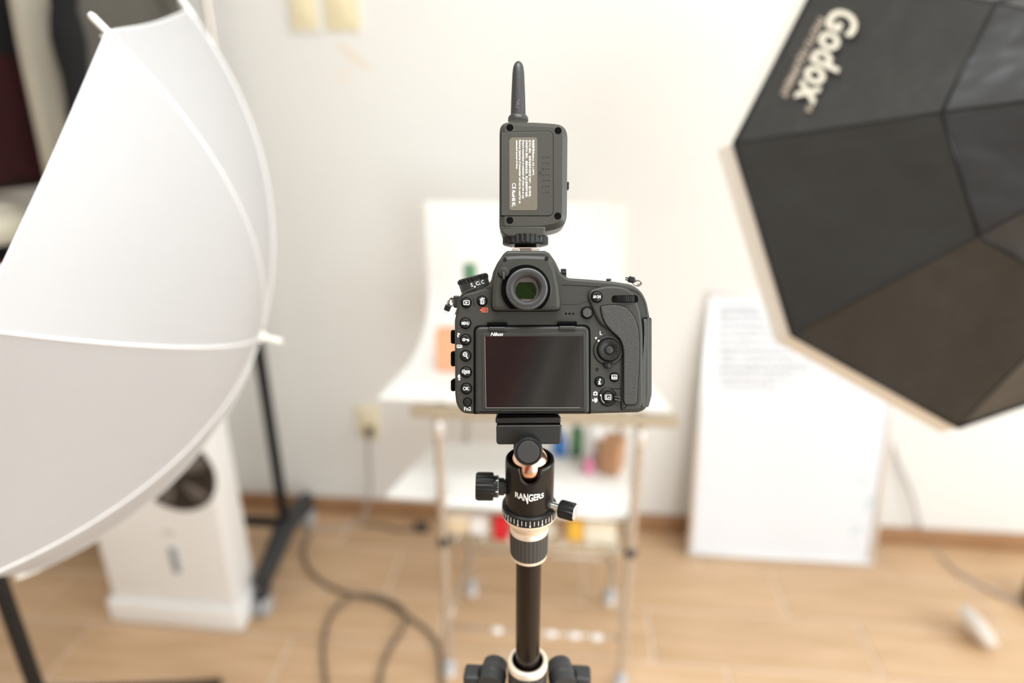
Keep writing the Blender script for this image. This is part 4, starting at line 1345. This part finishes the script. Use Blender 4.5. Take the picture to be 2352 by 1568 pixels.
# rails under the sheet
rw = (on_plane(1520, 945, (0, 1, 0), (0, ty0, 0)).x - on_plane(905, 945, (0, 1, 0), (0, ty0, 0)).x) / 2
MB().box((0.01, 0.0, zt_), (rw * 2, 0.022, 0.026), 0.004).build('front_rail', M_RAIL, tbl)
MB().box((0, dp, zt_), (hw * 2.0, 0.022, 0.024), 0.004).build('rear_rail', M_RAIL, tbl)
zsh = wl(1200, 1172, ty0).z
zlo = wl(1200, 1252, ty0).z
for sx in (-1, 1):
    MB().box((sx * hw, dp / 2, zt_), (0.02, dp, 0.022), 0.004).build('side_rail', M_RAIL, tbl)
    MB().tube([(sx * hw * .8, dp + .066, zt_ - .05), (sx * hw * .8, dp + .066, ztop - .03)], 0.009, 10).build('back_post', M_CHROME, tbl)
    for yy, nm in ((0, 'leg'), (dp, 'leg')):
        x = sx * hw * (1.0 if yy == 0 else .93)
        lr = 0.0105 if yy == 0 else 0.008
        l_ = MB().tube([(x, yy, zt_ - .012), (x, yy, 0.058)], lr, 16).build(nm, M_CHROME, tbl)
        MB().lathe([(lr + .001, zt_ - .06), (lr + .003, zt_ - .055), (lr + .003, zt_ - .03), (lr + .001, zt_ - .025)], 16, Matrix.Translation((x, yy, 0))).build('leg_collar', M_ALU, l_)
        MB().lathe([(lr + .0005, zlo - .012), (lr + .004, zlo - .008), (lr + .004, zlo + .008), (lr + .0005, zlo + .012)], 16, Matrix.Translation((x, yy, 0))).build('shelf_clip', M_GREYP, l_)
        c_ = MB().lathe([(0.009, 0.062), (0.014, 0.056), (0.019, 0.036), (0.0185, 0.030)], 20, Matrix.Translation((x, yy, 0)), True, False).build('caster', M_CAST, tbl)
        MB().sphere((x, yy, 0.0178), 0.0176, None, 20, 12).build('wheel', M_WHITE, c_)
zbar = wl(1200, 1436, ty0 + .02).z
for zz, nm in ((zlo, 'basket_rail'), (zbar, 'foot_rail'), (zsh - .008, 'shelf_rail')):
    for yy in (0, dp):
        MB().tube([(-hw, yy, zz), (hw, yy, zz)], 0.006 if nm != 'foot_rail' else 0.0035, 10).build(nm, M_CHROME if nm != 'basket_rail' else M_RAIL, tbl)
    for sx in (-1, 1):
        MB().tube([(sx * hw * (1), 0, zz), (sx * hw * .93, dp, zz)], 0.006 if nm != 'foot_rail' else 0.0035, 10).build(nm, M_CHROME if nm != 'basket_rail' else M_RAIL, tbl)
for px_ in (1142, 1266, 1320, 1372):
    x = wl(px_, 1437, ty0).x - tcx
    MB().sphere((x, -0.002, zbar), 0.0095, None, 14, 10, 1.5, 1, .8).build('rail_glint', M_WHITE, tbl)  # white blob painted in for a highlight on the chrome rail
MB().box((0, dp / 2, zsh - .001), (hw * 1.96, dp * .98, 0.008), 0.002).build('middle_shelf', M_SWEEP, tbl)
bk = MB()
for j in range(9):
    yy = dp * (j + .5) / 9
    bk.tube([(-hw, yy, zlo + .002), (hw, yy, zlo + .002)], 0.002, 6)
for j in range(7):
    x = -hw + 2 * hw * (j + .5) / 7
    bk.tube([(x, 0, zlo + .004), (x, dp, zlo + .004)], 0.002, 6)
bk.build('wire_shelf', M_CHROME, tbl, kind='stuff')
zlo2 = zlo + 0.006


def on_table(px, py, z):
    p = on_plane(px, py, (0, 0, 1), (0, 0, z))
    return p


# white board lying on the middle shelf
zb_ = zsh + .004
f0, f1 = on_plane(888, 1134, (0, 0, 1), (0, 0, zb_ + .01)), on_plane(1418, 1168, (0, 0, 1), (0, 0, zb_ + .01))
b0, b1 = on_plane(1004, 1012, (0, 0, 1), (0, 0, zb_ + .01)), on_plane(1288, 1050, (0, 0, 1), (0, 0, zb_ + .01))
foam = thing('white_foam_board', 'white foam board lying slanted on the table\'s middle shelf', 'board', (tcx, ty0 + dp / 2, zb_))
oo = Vector((tcx, ty0 + dp / 2, 0))
MB().prism([tuple((p - oo).xy) for p in (f0, f1, b1, b0)], 0.0, 0.010, 0.001, 1).build('panel', M_SWEEP, foam)


def at_shelf(px, py, z):
    p = on_plane(px, py, (0, 0, 1), (0, 0, z))
    p.z = z
    return p


def carton(name, label, cat, p, d, m, rz=0.1, lid=None, group=None):
    o = thing(name, label, cat, p, rz, group)
    MB().box((0, 0, d[2] / 2), d, 0.003).build('carton', m, o)
    if lid:
        MB().box((0, 0, d[2] * .80), (d[0] * 1.01, d[1] * 1.01, d[2] * .16), 0.002).build('paper_band', lid, o)
    return o


def bottle(name, label, p, r, h, m, mc, cat='bottle'):
    o = thing(name, label, cat, p, 0.0, 'bottles on the middle shelf')
    MB().lathe([(r * .9, 0), (r, 0.004), (r, h * .62), (r * .85, h * .72), (r * .4, h * .80), (r * .4, h * .85)], 28).build('bottle_body', m, o)
    MB().lathe([(r * .45, h * .84), (r * .48, h * .86), (r * .48, h * .98), (r * .40, h)], 24).build('bottle_cap', mc, o)
    return o


zs_ = zsh + .0035
# on the sheet, half hidden by the camera
pz = at_shelf(1026, 835, zf + .003)
carton('terracotta_box', 'small terracotta box standing on the white sheet behind the camera', 'box', pz + Vector((0.01, -0.02, 0.002)), (0.058, 0.05, 0.096), M_PEACH, 0.05)
pz = Vector((wl(1080, 640, ty0 + yb - .20).x, ty0 + yb - .06, 0))
gb_z = zf + .05
yj = ty0 + yb - .20
bt = thing('pale_bottle', 'tall pale bottle with dark green cap on the white sheet behind the camera', 'bottle', (pz.x, yj, zf + .003))
hj = wl(1080, 606, yj).z - zf - .003
MB().lathe([(0.022, 0), (0.025, 0.006), (0.025, hj * .62), (0.022, hj * .70), (0.014, hj * .80), (0.0135, hj * .87)], 32).build('bottle_body', M_TAN, bt)
MB().lathe([(0.0155, hj * .868), (0.016, hj * .875), (0.016, hj * .985), (0.0145, hj)], 28).build('bottle_cap', M_GREEN, bt)
# behind the foam board on the middle shelf
zq = zb_ + .0005
yr = ty1 - .045
bottle('blue_bottle', 'blue squeeze bottle standing on the middle shelf behind the foam board', Vector((wl(1283, 1090, yr).x, yr, zq)), 0.020, 0.070, M_BLUE, M_BLUE)
bottle('green_bottle', 'green bottle standing beside the white bottle on the middle shelf', Vector((wl(1322, 1090, yr).x, yr, zq)), 0.018, 0.11, M_GREEN, M_WHITE)
bottle('white_bottle', 'tall white bottle standing on the right of the middle shelf', Vector((wl(1358, 1090, yr).x, yr - .03, zq)), 0.020, 0.13, M_WHITE, M_WHITE)
bottle('pink_bottle', 'short pink bottle in front of the white bottle on the middle shelf', Vector((wl(1350, 1095, yr - .07).x, yr - .08, zq)), 0.014, 0.04, M_PINK, M_PINK)
carton('brown_carton', 'brown cardboard carton by the right rear leg on the middle shelf', 'box', Vector((wl(1402, 1100, yr - .04).x, yr - .06, zq)), (0.05, 0.07, 0.085), M_BROWN, -0.35)
# small goods on the wire shelf
zz = zlo2
goods = [('tan_carton', 'tan carton at the left front corner of the wire shelf', 1058, .05, (0.058, 0.055, 0.058), M_TAN, M_WHITE),
         ('white_carton', 'white carton beside the tan carton on the wire shelf', 1103, .045, (0.045, 0.05, 0.055), M_WHITE, None),
         ('red_carton', 'bright red carton on the wire shelf left of the tripod', 1152, .025, (0.034, 0.04, 0.066), M_REDCL, None),
         ('peach_carton', 'low peach carton behind the white one on the wire shelf', 1112, .17, (0.06, 0.05, 0.05), M_PEACH, M_WHITE),
         ('amber_carton', 'amber yellow carton on the wire shelf right of the tripod', 1322, .035, (0.040, 0.04, 0.062), M_YEL, None),
         ('cream_carton', 'cream carton at the right end of the wire shelf', 1378, .05, (0.075, 0.08, 0.064), M_HATB, M_TAN),
         ('oatmeal_carton', 'low oatmeal carton behind the tripod column on the wire shelf', 1240, .05, (0.07, 0.06, 0.045), M_HAT, None)]
for nm, lab, px_, dy, d, m, ld in goods:
    x = wl(px_, 1215, ty0 + dy).x
    carton(nm, lab, 'box', Vector((x, ty0 + dy, zz)), d, m, random.uniform(-.15, .15), ld, 'cartons on the wire shelf')

# ------------------------------------------------------------------ whiteboard leaning on the wall
wb0, wb1 = fl(1579, 1284), fl(2008, 1308)
wbc = (wb0 + wb1) / 2
ww = (wb1 - wb0).length
wt0 = wl(1617, 672, 1.975)
dl = wb1 - wb0
rz_ = math.atan2(dl.y, dl.x)
lean_y = 1.985 - wbc.y
hh_ = math.hypot(lean_y, wt0.z)
lean = math.asin(lean_y / hh_)
WM = Matrix.Translation((wbc.x, wbc.y + .012, 0.003)) @ Matrix.Rotation(0.0, 4, 'Z') @ Matrix.Rotation(-lean, 4, 'X')
wb = thing('whiteboard', 'white marker board in thin metal frame leaning against the wall', 'whiteboard', WM)
MB().box((0, 0.008, hh_ / 2), (ww - .02, 0.008, hh_ - .02), 0).build('board_panel', M_BOARD, wb)
for (c, d) in (((0, 0.006, .009), (ww, 0.018, 0.018)), ((0, 0.006, hh_ - .009), (ww, 0.018, 0.018)), ((-ww / 2 + .009, 0.006, hh_ / 2), (0.018, 0.018, hh_ - .036)), ((ww / 2 - .009, 0.006, hh_ / 2), (0.018, 0.018, hh_ - .036))):
    MB().box(c, d, 0.003).build('frame_bar', M_ALU, wb)
WMI = WM.inverted()


def on_board(px, py):
    o, d = WMI @ EYE, WMI.to_3x3() @ (at(px, py, 1.0) - EYE)
    t = (0.0035 - o.y) / d.y
    return o + d * t


rb = random.Random(5)
lines = [(1652, 1745, 706), (1652, 1752, 722), (1652, 1762, 740), (1652, 1772, 757), (1652, 1778, 775), (1654, 1800, 797), (1654, 1806, 815), (1655, 1852, 836), (1655, 1850, 850), (1656, 1808, 866), (1656, 1780, 884)]
for (xa_, xb_, yy) in lines:
    mbk = MB()
    x = xa_
    while x < xb_:
        wdt = rb.uniform(4, 13)
        n_ = max(3, int(wdt / 2))
        pts = [on_board(x + wdt * q_ / n_, yy + (xb_ - xa_) * 0.0 + rb.uniform(-4.2, 4.2)) for q_ in range(n_ + 1)]
        mbk.tube(pts, 0.0018, 4)
        x += wdt + rb.uniform(2, 7)
    mbk.build('handwriting_line', M_INK, wb)
for (x, yy) in ((1982, 1108), (2000, 1150), (1990, 1165), (1972, 1212), (1960, 1222)):
    MB().tube([on_board(x + rb.uniform(-8, 8), yy + rb.uniform(-7, 7)) for _ in range(6)], 0.0016, 4).build('marker_scribble', M_INKT, wb)

# ------------------------------------------------------------------ air cooler
ca, cb = fl(257, 1425), fl(560, 1452)
ccx, ccy, cw_ = (ca.x + cb.x) / 2, (ca.y + cb.y) / 2, (cb - ca).length
crz = math.atan2(cb.y - ca.y, cb.x - ca.x)
clr = thing('air_cooler', 'white upright air cooler with round dark grill behind the umbrella', 'air cooler', (ccx, ccy, 0), crz)
CD = 0.125
MB().box((0, CD / 2, 0.042), (cw_, CD + .012, 0.080), 0.010).build('base', M_WHITE, clr)
CH = 0.86
MB().box((0, CD / 2 + .004, 0.08 + CH / 2), (cw_ - .022, CD - .01, CH), 0.012, None, 3).build('body', M_WHITE, clr)
zg = on_plane(400, 1090, (0, 1, 0), (0, ccy, 0)).z
gx = on_plane(400, 1090, (0, 1, 0), (0, ccy, 0)).x - ccx
gr_ = abs(on_plane(492, 1090, (0, 1, 0), (0, ccy, 0)).x - on_plane(400, 1090, (0, 1, 0), (0, ccy, 0)).x)
GM = axis_matrix((gx, 0.006, zg), (0, -1, 0))
gl = MB().lathe([(gr_ * 1.0, -.004), (gr_ * 1.03, 0.003), (gr_ * .96, 0.005), (gr_ * .95, 0.002)], 56, GM).build('grill', M_GRILL, clr)
for j in range(1, 9):
    MB().torus(gr_ * (.10 + .85 * j / 9), 0.0016, GM @ Matrix.Translation((0, 0, 0.006)), 48, 6).build('grill_ring', M_GRILL, gl)
for j in range(16):
    a = 2 * PI * j / 16
    MB().tube([GM @ Vector((gr_ * .1 * math.cos(a), gr_ * .1 * math.sin(a), .0065)), GM @ Vector((gr_ * .95 * math.cos(a + .35), gr_ * .95 * math.sin(a + .35), .0065))], 0.0016, 6).build('grill_wire', M_GRILL, gl)
MB().lathe([(gr_ * .13, .003), (gr_ * .14, .009), (gr_ * .10, .011)], 28, GM).build('grill_hub', M_GRILL, gl)
M_BLADE = mat('fan_blade_grey', (0.30, 0.26, 0.23, 1), 0.45, 0, 0.1, 20)
for j in range(5):
    a = 2 * PI * j / 5 + .4
    bl_ = catmull([Vector((gr_ * r_ * math.cos(a + t_), gr_ * r_ * math.sin(a + t_))) for r_, t_ in ((.16, 0), (.5, -.22), (.86, -.1), (.9, .22), (.6, .34), (.25, .25))], 4)
    MB().prism([tuple(p_) for p_ in bl_], 0.0035, 0.0048, 0, 1, GM).build('fan_blade', M_BLADE, gl)
zd = on_plane(398, 1290, (0, 1, 0), (0, ccy, 0)).z
dx_ = on_plane(398, 1290, (0, 1, 0), (0, ccy, 0)).x - ccx
MB().box((dx_, 0.007, zd), (0.021, 0.006, 0.085), 0.002).build('water_gauge', M_DISP, clr)
zd2 = on_plane(395, 1227, (0, 1, 0), (0, ccy, 0)).z
MB().box((dx_, 0.0082, zd2), (0.034, 0.002, 0.010), 0).build('maker_plate', M_ALU, clr)
for sx in (-1, 1):
    MB().box((sx * cw_ * .42, CD * .5, 0.004), (0.04, 0.07, 0.007), 0.002).build('foot', M_GREYP, clr)

# ------------------------------------------------------------------ clothes rack
f_c, b_c = fl(612, 1402), fl(716, 1196)
pb_ = fl(656, 1212, 0.12)
rx, by = pb_.x, pb_.y
rk = thing('clothes_rack', 'black metal clothes rack with casters beside the air cooler', 'clothes rack', (rx, by, 0))
top_z = 1.80
SHZ = 0.90
rx2 = -2.35 - rx
for ex in (0.0, rx2):
    py0, py1 = f_c.y - by, min(b_c.y, 1.925) - by
    fx0, fx1 = (f_c.x - rx, min(b_c.x, f_c.x + .02) - rx) if ex == 0 else (ex, ex)
    k = (0 - py0) / (py1 - py0)
    MB().tube([(fx0, py0, 0.105), (ex, 0, 0.125), (fx1, py1, 0.105)], [0.026, 0.034, 0.026], 14).build('base_bar', M_GREYP, rk)
    MB().tube([(ex, 0, 0.10), (ex, 0, 1.12)], 0.017, 14).build('lower_post', M_BLACKM, rk)
    MB().tube([(ex, 0, 1.10), (ex, 0, top_z)], 0.0085, 14).build('upper_post', M_CHROME, rk)
    MB().lathe([(0.020, 1.09), (0.022, 1.10), (0.022, 1.13), (0.016, 1.14)], 18, Matrix.Translation((ex, 0, 0))).build('post_clamp', M_BLACKM, rk)
    for (cx_, cy_) in ((fx0, py0), (fx1, py1)):
        c_ = MB().lathe([(0.010, 0.105), (0.016, 0.098), (0.018, 0.075)], 16, Matrix.Translation((cx_, cy_, 0))).box((cx_, cy_ - .004, 0.062), (0.036, 0.046, 0.044), 0.008).build('caster', M_GREYP, rk)
        for sx in (-1, 1):
            MB().lathe([(0.024, -.007), (0.033, -.005), (0.033, .005), (0.024, .007)], 24, axis_matrix((cx_ + sx * .012, cy_ - .010, 0.033), (1, 0, 0))).build('wheel', M_CAST, c_)
MB().tube([(rx2 - .05, 0, top_z - .01), (0.03, 0, top_z - .01)], 0.0125, 14).build('hanging_bar', M_CHROME, rk)
MB().box((rx2 / 2 - .15, -0.02, SHZ - .009), (-rx2 - .26, 0.30, 0.018), 0.004).build('shelf', M_CAB, rk)
MB().tube([(rx2, 0, SHZ - .03), (0, 0, SHZ - .03)], 0.011, 10).build('shelf_bar', M_BLACKM, rk)
MB().tube([(rx2, 0, 0.14), (0, 0, 0.14)], 0.017, 12).build('lower_rail', M_BLACKM, rk)


def shell_rings(w, dpt, h, flare, seed, fold, shoulder, zt0=-0.055):
    r_ = random.Random(seed)
    f1, f2, f3 = r_.uniform(0, 6), r_.uniform(0, 6), r_.uniform(0, 6)
    R_ = []
    n = 56
    for j in range(28):
        t = j / 27
        if t < .12:
            ww_ = w * (.20 + .80 * math.sin(t / .12 * PI / 2) ** shoulder)
        else:
            ww_ = w * (1 + (flare - 1) * (t - .12) / .88)
        dd_ = dpt * (.40 + .60 * min(1, t / .18))
        ring = []
        for i_ in range(n):
            a = 2 * PI * i_ / n
            k = 1 + fold * min(1, t * 3) * (math.sin(5 * a + f1 + 1.2 * t) + .6 * math.sin(9 * a + f2 - t) + .3 * math.sin(3 * a + f3 + 2 * t))
            ring.append((dd_ * math.cos(a) * k, ww_ * .5 * math.copysign(abs(math.sin(a)) ** .8, math.sin(a)) * (1 + .3 * (k - 1)), zt0 - h * t + .015 * math.sin(4 * a + f3) * t))
        R_.append(ring)
    return R_


GRZ = -0.5
M_HANG = mat('pale_hanger_plastic', (0.42, 0.44, 0.48, 1), 0.4, 0, 0.04, 40)


def garment(name, label, cat, x, w, dpt, h, m, flare=1.1, seed=0, fold=0.10, shoulder=0.8, yoke=None):
    """a hanging garment: closed folded shell with shoulders, on a hook over the rack's bar"""
    o = thing(name, label, cat, (x, by, top_z - .01), GRZ, 'clothes hanging on the rack')
    R_ = shell_rings(w, dpt, h, flare, seed, fold, shoulder)
    if yoke:
        c = int(27 * yoke[1])
        MB().rings(R_[:c + 1]).build('bodice', yoke[0], o, ang=80)
        MB().rings(R_[c:]).build('skirt', m, o, ang=80)
    else:
        MB().rings(R_).build('cloth', m, o, ang=80)
        for sx in (-1, 1):
            if cat == 'jacket' or (cat == 'shirt' and sx > 0):
                sl_ = catmull([Vector((dpt * .2, sx * w * .44, -.10)), Vector((dpt * .5, sx * w * .52, -.20)), Vector((dpt * .55, sx * w * .56, -.40)), Vector((dpt * .5, sx * w * .55, -.60 if cat == 'jacket' else -.36))], 5, False)
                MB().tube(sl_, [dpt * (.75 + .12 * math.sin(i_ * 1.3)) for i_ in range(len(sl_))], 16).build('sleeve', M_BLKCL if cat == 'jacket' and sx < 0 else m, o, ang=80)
    c, n = math.cos(-GRZ), math.sin(-GRZ)
    hk = [(0, 0, -.062), (0, 0, -.027), (0, .0160, -.004)] + [(0, .0160 * math.cos(t * .35), .0160 * math.sin(t * .35)) for t in range(0, 11)]
    hk = [(p[0] * c - p[1] * n, p[0] * n + p[1] * c, p[2]) for p in hk]
    MB().tube(hk, 0.0020, 8).build('hook', M_ALU, o)
    return o


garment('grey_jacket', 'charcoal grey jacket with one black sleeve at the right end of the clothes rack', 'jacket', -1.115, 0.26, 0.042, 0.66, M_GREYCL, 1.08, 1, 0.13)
garment('oatmeal_shirt', 'pale oatmeal shirt hanging between the grey jacket and the maroon dress', 'shirt', -1.283, 0.17, 0.038, 0.56, M_BEIGE, 1.3, 2, 0.14)
md = garment('maroon_dress', 'dark maroon dress with black bodice at the left edge beside the oatmeal shirt', 'dress', -1.46, 0.27, 0.046, 0.52, M_MAROON, 1.25, 4, 0.12, 0.8, (M_BLKCL, 0.42))
MB().tube([(.045, -.09, -.085), (.050, 0, -.065), (.045, .09, -.085)], [.010, .014, .010], 10).build('scarf', M_HANG, md)
garment('purple_top', 'purple top hanging behind the maroon dress in the top left corner', 'top', -1.70, 0.30, 0.045, 0.40, M_PURPLE, 1.1, 5, 0.10)
bxp = fl(214, 1296)
sbx = thing('black_storage_box', 'black lidded storage box on the floor behind the air cooler', 'storage box', (bxp.x - .16, by + .115, 0))
MB().box((0, 0, .13), (0.36, 0.13, 0.26), 0.010).build('tub', M_CAB, sbx)
MB().box((0, 0, .275), (0.38, 0.15, 0.028), 0.008).build('lid', M_BLACKM, sbx)
for sx in (-1, 1):
    MB().box((sx * .188, 0, .235), (0.014, 0.06, 0.03), 0.004).build('handle', M_BLACKM, sbx)

# ------------------------------------------------------------------ wall fittings
for k, (x0, y0, x1, y1) in enumerate(((672, -40, 741, 76), (752, -40, 830, 70))):
    pa, pb2 = wl(x0, y1), wl(x1, y1)
    zlow = (pa.z + pb2.z) / 2
    w_ = pb2.x - pa.x
    sw = thing('wall_switch', ('ivory wall switch plate high on the wall, the left one of the pair', 'ivory wall switch plate with dark toggle, the right one of the pair')[k], 'switch', ((pa.x + pb2.x) / 2, 2.0, zlow), 0.0, 'switches on the back wall')
    MB().box((0, -.005, .06), (w_, 0.010, 0.12), 0.003).build('plate', M_IVORY if k else M_WALL, sw)
    MB().box((-.003, -.011, .06), (w_ * .48, 0.006, 0.07), 0.002).build('rocker', M_IVORY, sw)
    if k == 0:
        MB().box((0, -.0085, .06), (w_ * .9, 0.004, 0.105), 0.002).build('inner_frame', M_IVORY, sw)
    else:
        MB().box((.0, -.0145, .058), (w_ * .18, 0.003, 0.016), 0.001).build('toggle', M_TAN, sw)
pa, pb2 = wl(826, 1000), wl(872, 1000)
zlow, zhi = wl(848, 1003).z, wl(848, 932).z
out = thing('wall_outlet', 'ivory wall outlet low on the wall beside the table', 'outlet', ((pa.x + pb2.x) / 2, 2.0, zlow))
MB().box((0, -.005, (zhi - zlow) / 2), (pb2.x - pa.x, 0.010, zhi - zlow), 0.003).build('plate', M_IVORY, out)
MB().box((0, -.0105, (zhi - zlow) * .72), (.024, 0.004, 0.022), 0.001).build('socket', M_WALL, out)
plug_c = wl(850, 990, 1.985)
M_PLUG = mat('dark_green_plug', (0.06, 0.07, 0.05, 1), 0.5, 0, 0.06, 60)


def cable(name, label, pts, r, m, extra=None):
    P = catmull([Vector(p) for p in pts], 8, False)
    o = MB().tube(P, r, 8).build(name, m)
    o['label'], o['category'] = label, 'cable'
    return o


G = lambda x, y: fl(x, y, 0.006)
wall_c = cable('wall_cable', 'grey cable hanging from the wall outlet down to the floor',
               [plug_c + Vector((0, -.02, 0)), wl(846, 1040, 1.975), wl(850, 1100, 1.985), wl(846, 1150, 1.965), G(822, 1204), G(770, 1212), G(720, 1222), G(700, 1236)], 0.0045, M_CABLE2)
MB().box(plug_c + Vector((0, 0, 0)), (0.026, 0.034, 0.030), 0.006).build('plug', M_PLUG, wall_c)
cable('floor_cable', 'brown extension cable looping over the floor left of the table',
      [G(712, 1228), G(697, 1262), G(712, 1310), G(760, 1348), G(820, 1367), G(885, 1384), G(940, 1418), G(985, 1452), G(1008, 1490), G(1012, 1600), G(990, 1680), G(880, 1640), G(872, 1568), G(890, 1500), G(932, 1428) + Vector((0, 0, .011)),
       G(900, 1388) + Vector((0, 0, .012)), G(820, 1372) + Vector((0, 0, .011)), G(765, 1405), G(744, 1470), G(748, 1560), G(770, 1680)], 0.0062, M_CABLE)
c2 = cable('short_cable', 'dark cable along the skirting with a plug end under the table', [G(836, 1202) + Vector((0, -.012, .004)), G(876, 1206), G(910, 1216), G(952, 1216)], 0.0045, M_CABLE)
MB().box(G(968, 1214) + Vector((0, 0, .008)), (0.05, 0.03, 0.026), 0.006).build('plug', M_GREYP, c2)
brick = thing('power_brick', 'dark power brick on the floor at the right edge', 'power supply', (fl(2385, 1392).x, fl(2385, 1392).y, 0))
MB().box((0, 0, 0.055), (0.085, 0.06, 0.11), 0.008).build('case', M_CABLE, brick)
MB().box((0, -.031, 0.07), (0.05, 0.003, 0.05), 0.001).build('rating_plate', M_GREYP, brick)
cable('softbox_cable', 'thin grey cable running down the wall right of the whiteboard to the floor',
      [wl(2046, 1010, 1.99), wl(2062, 1060, 1.985), wl(2092, 1130, 1.98), wl(2108, 1190, 1.97), G(2130, 1246), G(2190, 1305), G(2270, 1352), G(2348, 1388)], 0.0045, M_CABLE2)
lid_p = fl(2236, 1470, 0.0)
lid = thing('plastic_bowl', 'shallow round white plastic bowl tipped on its side on the floor', 'bowl', lid_p + Vector((0, 0, 0.031)))
lax = (RT * 0.80 + UP * 0.50 - FW * 0.10)
LMx = axis_matrix((0, 0, 0), lax)
MB().lathe([(0.030, -0.024), (0.050, -0.018), (0.060, -0.004), (0.061, 0.004), (0.058, 0.004), (0.054, -0.006), (0.028, -0.018)], 48, LMx).build('shell', M_WHITE, lid)
MB().torus(0.0595, 0.003, LMx @ Matrix.Translation((0, 0, 0.004)), 48, 8).build('rolled_rim', M_WHITE, lid)
lo_ = min((LMx @ Vector((0.061 * math.cos(t * .1), 0.061 * math.sin(t * .1), 0.004))).z for t in range(63))
lid.location.z = -lo_ + .002

# goods on the rack's shelf at the left edge
def at_dresser(px, py_, y=1.70):
    return on_plane(px, py_, (0, 1, 0), (0, y, 0))


dz = SHZ
pr = at_dresser(-10, 615)
M_STR = mat('white_stripe_cloth', (0.8, 0.76, 0.72, 1), 0.8, 0, 0.05, 20)
red = thing('red_folded_top', 'folded bright red top with white stripe at the left edge', 'folded top', (pr.x - .05, by - .03, dz + .001))
for k, (m_, hz) in enumerate(((M_REDCL, .055), (M_STR, .018), (M_REDCL, .035))):
    MB().box((0, 0, (0.0, .055, .073)[k] + hz / 2), (0.24, 0.18, hz), 0.007, None, 3).build('fold' if k != 1 else 'stripe_fold', m_, red)
ph_ = dz + .109
blk = thing('black_folded_top', 'folded black top lying on the red one at the left edge', 'folded top', (pr.x - .04, by - .03, ph_))
for k in range(2):
    MB().box((0, 0, .015 + k * .030), (0.25, 0.18, 0.030), 0.010, None, 3).build('fold', M_BLKCL, blk)
hatp = at_dresser(20, 500)
hat = thing('cream_hat', 'cream cloth hat with broad pale band lying at the left edge', 'hat', (hatp.x - .06, by - .06, ph_ + .0605))
MB().lathe([(0.125, 0.0), (0.13, 0.010), (0.105, 0.022), (0.100, 0.028)], 48).build('brim', M_HAT, hat)
MB().lathe([(0.103, 0.026), (0.104, 0.030), (0.102, 0.062), (0.100, 0.065)], 48).build('hat_band', M_HATB, hat)
MB().lathe([(0.099, 0.063), (0.097, 0.080), (0.082, 0.100), (0.045, 0.110), (0.004, 0.113)], 48).build('crown', M_HAT, hat)

# ------------------------------------------------------------------ curtains added behind the photographer, standing in for shirt and arms mirrored in the screen
def curtain(name, label, x0, x1, xt0, xt1, m, seed, z0=0.05, z1=2.52, y=RY0 + .12):
    o = thing(name, label, 'added curtain', ((x0 + x1) / 2, y, z1))
    g = []
    for j in range(20):
        t = j / 19
        row_ = []
        for i_ in range(49):
            s = i_ / 48
            x = (x0 + (x1 - x0) * s) * t + (xt0 + (xt1 - xt0) * s) * (1 - t)
            row_.append((x - (x0 + x1) / 2, 0.055 * math.sin(s * 25 + seed + 1.5 * t) + .015 * math.sin(s * 57 + seed), (z0 - z1) * t))
        g.append(row_)
    MB().sheet(g, 0.003).build('drape', m, o, ang=80)
    return o


rod = thing('added_curtain_rod', 'added steel rod for the added curtains behind the photographer', 'curtain rod', (0.5, RY0 + .10, 2.545))
MB().tube([(-1.4, 0, 0), (1.8, 0, 0)], 0.010, 12).build('rod', M_CHROME, rod)
for sx in (-1.35, 1.75):
    MB().box((sx, -.05, 0), (0.02, 0.10, 0.02), 0.003).build('bracket', M_ALU, rod)
curtain('grey_reflection_drape', 'added grey curtain out of view, standing in for grey arms mirrored in the screen', -0.42, 1.05, 0.44, 0.95, M_CURG, 1.0)
curtain('red_reflection_drape', 'added dark red curtain out of view, standing in for a red shirt mirrored in the screen', -1.30, -0.60, -0.95, 0.36, M_CURR, 2.0)
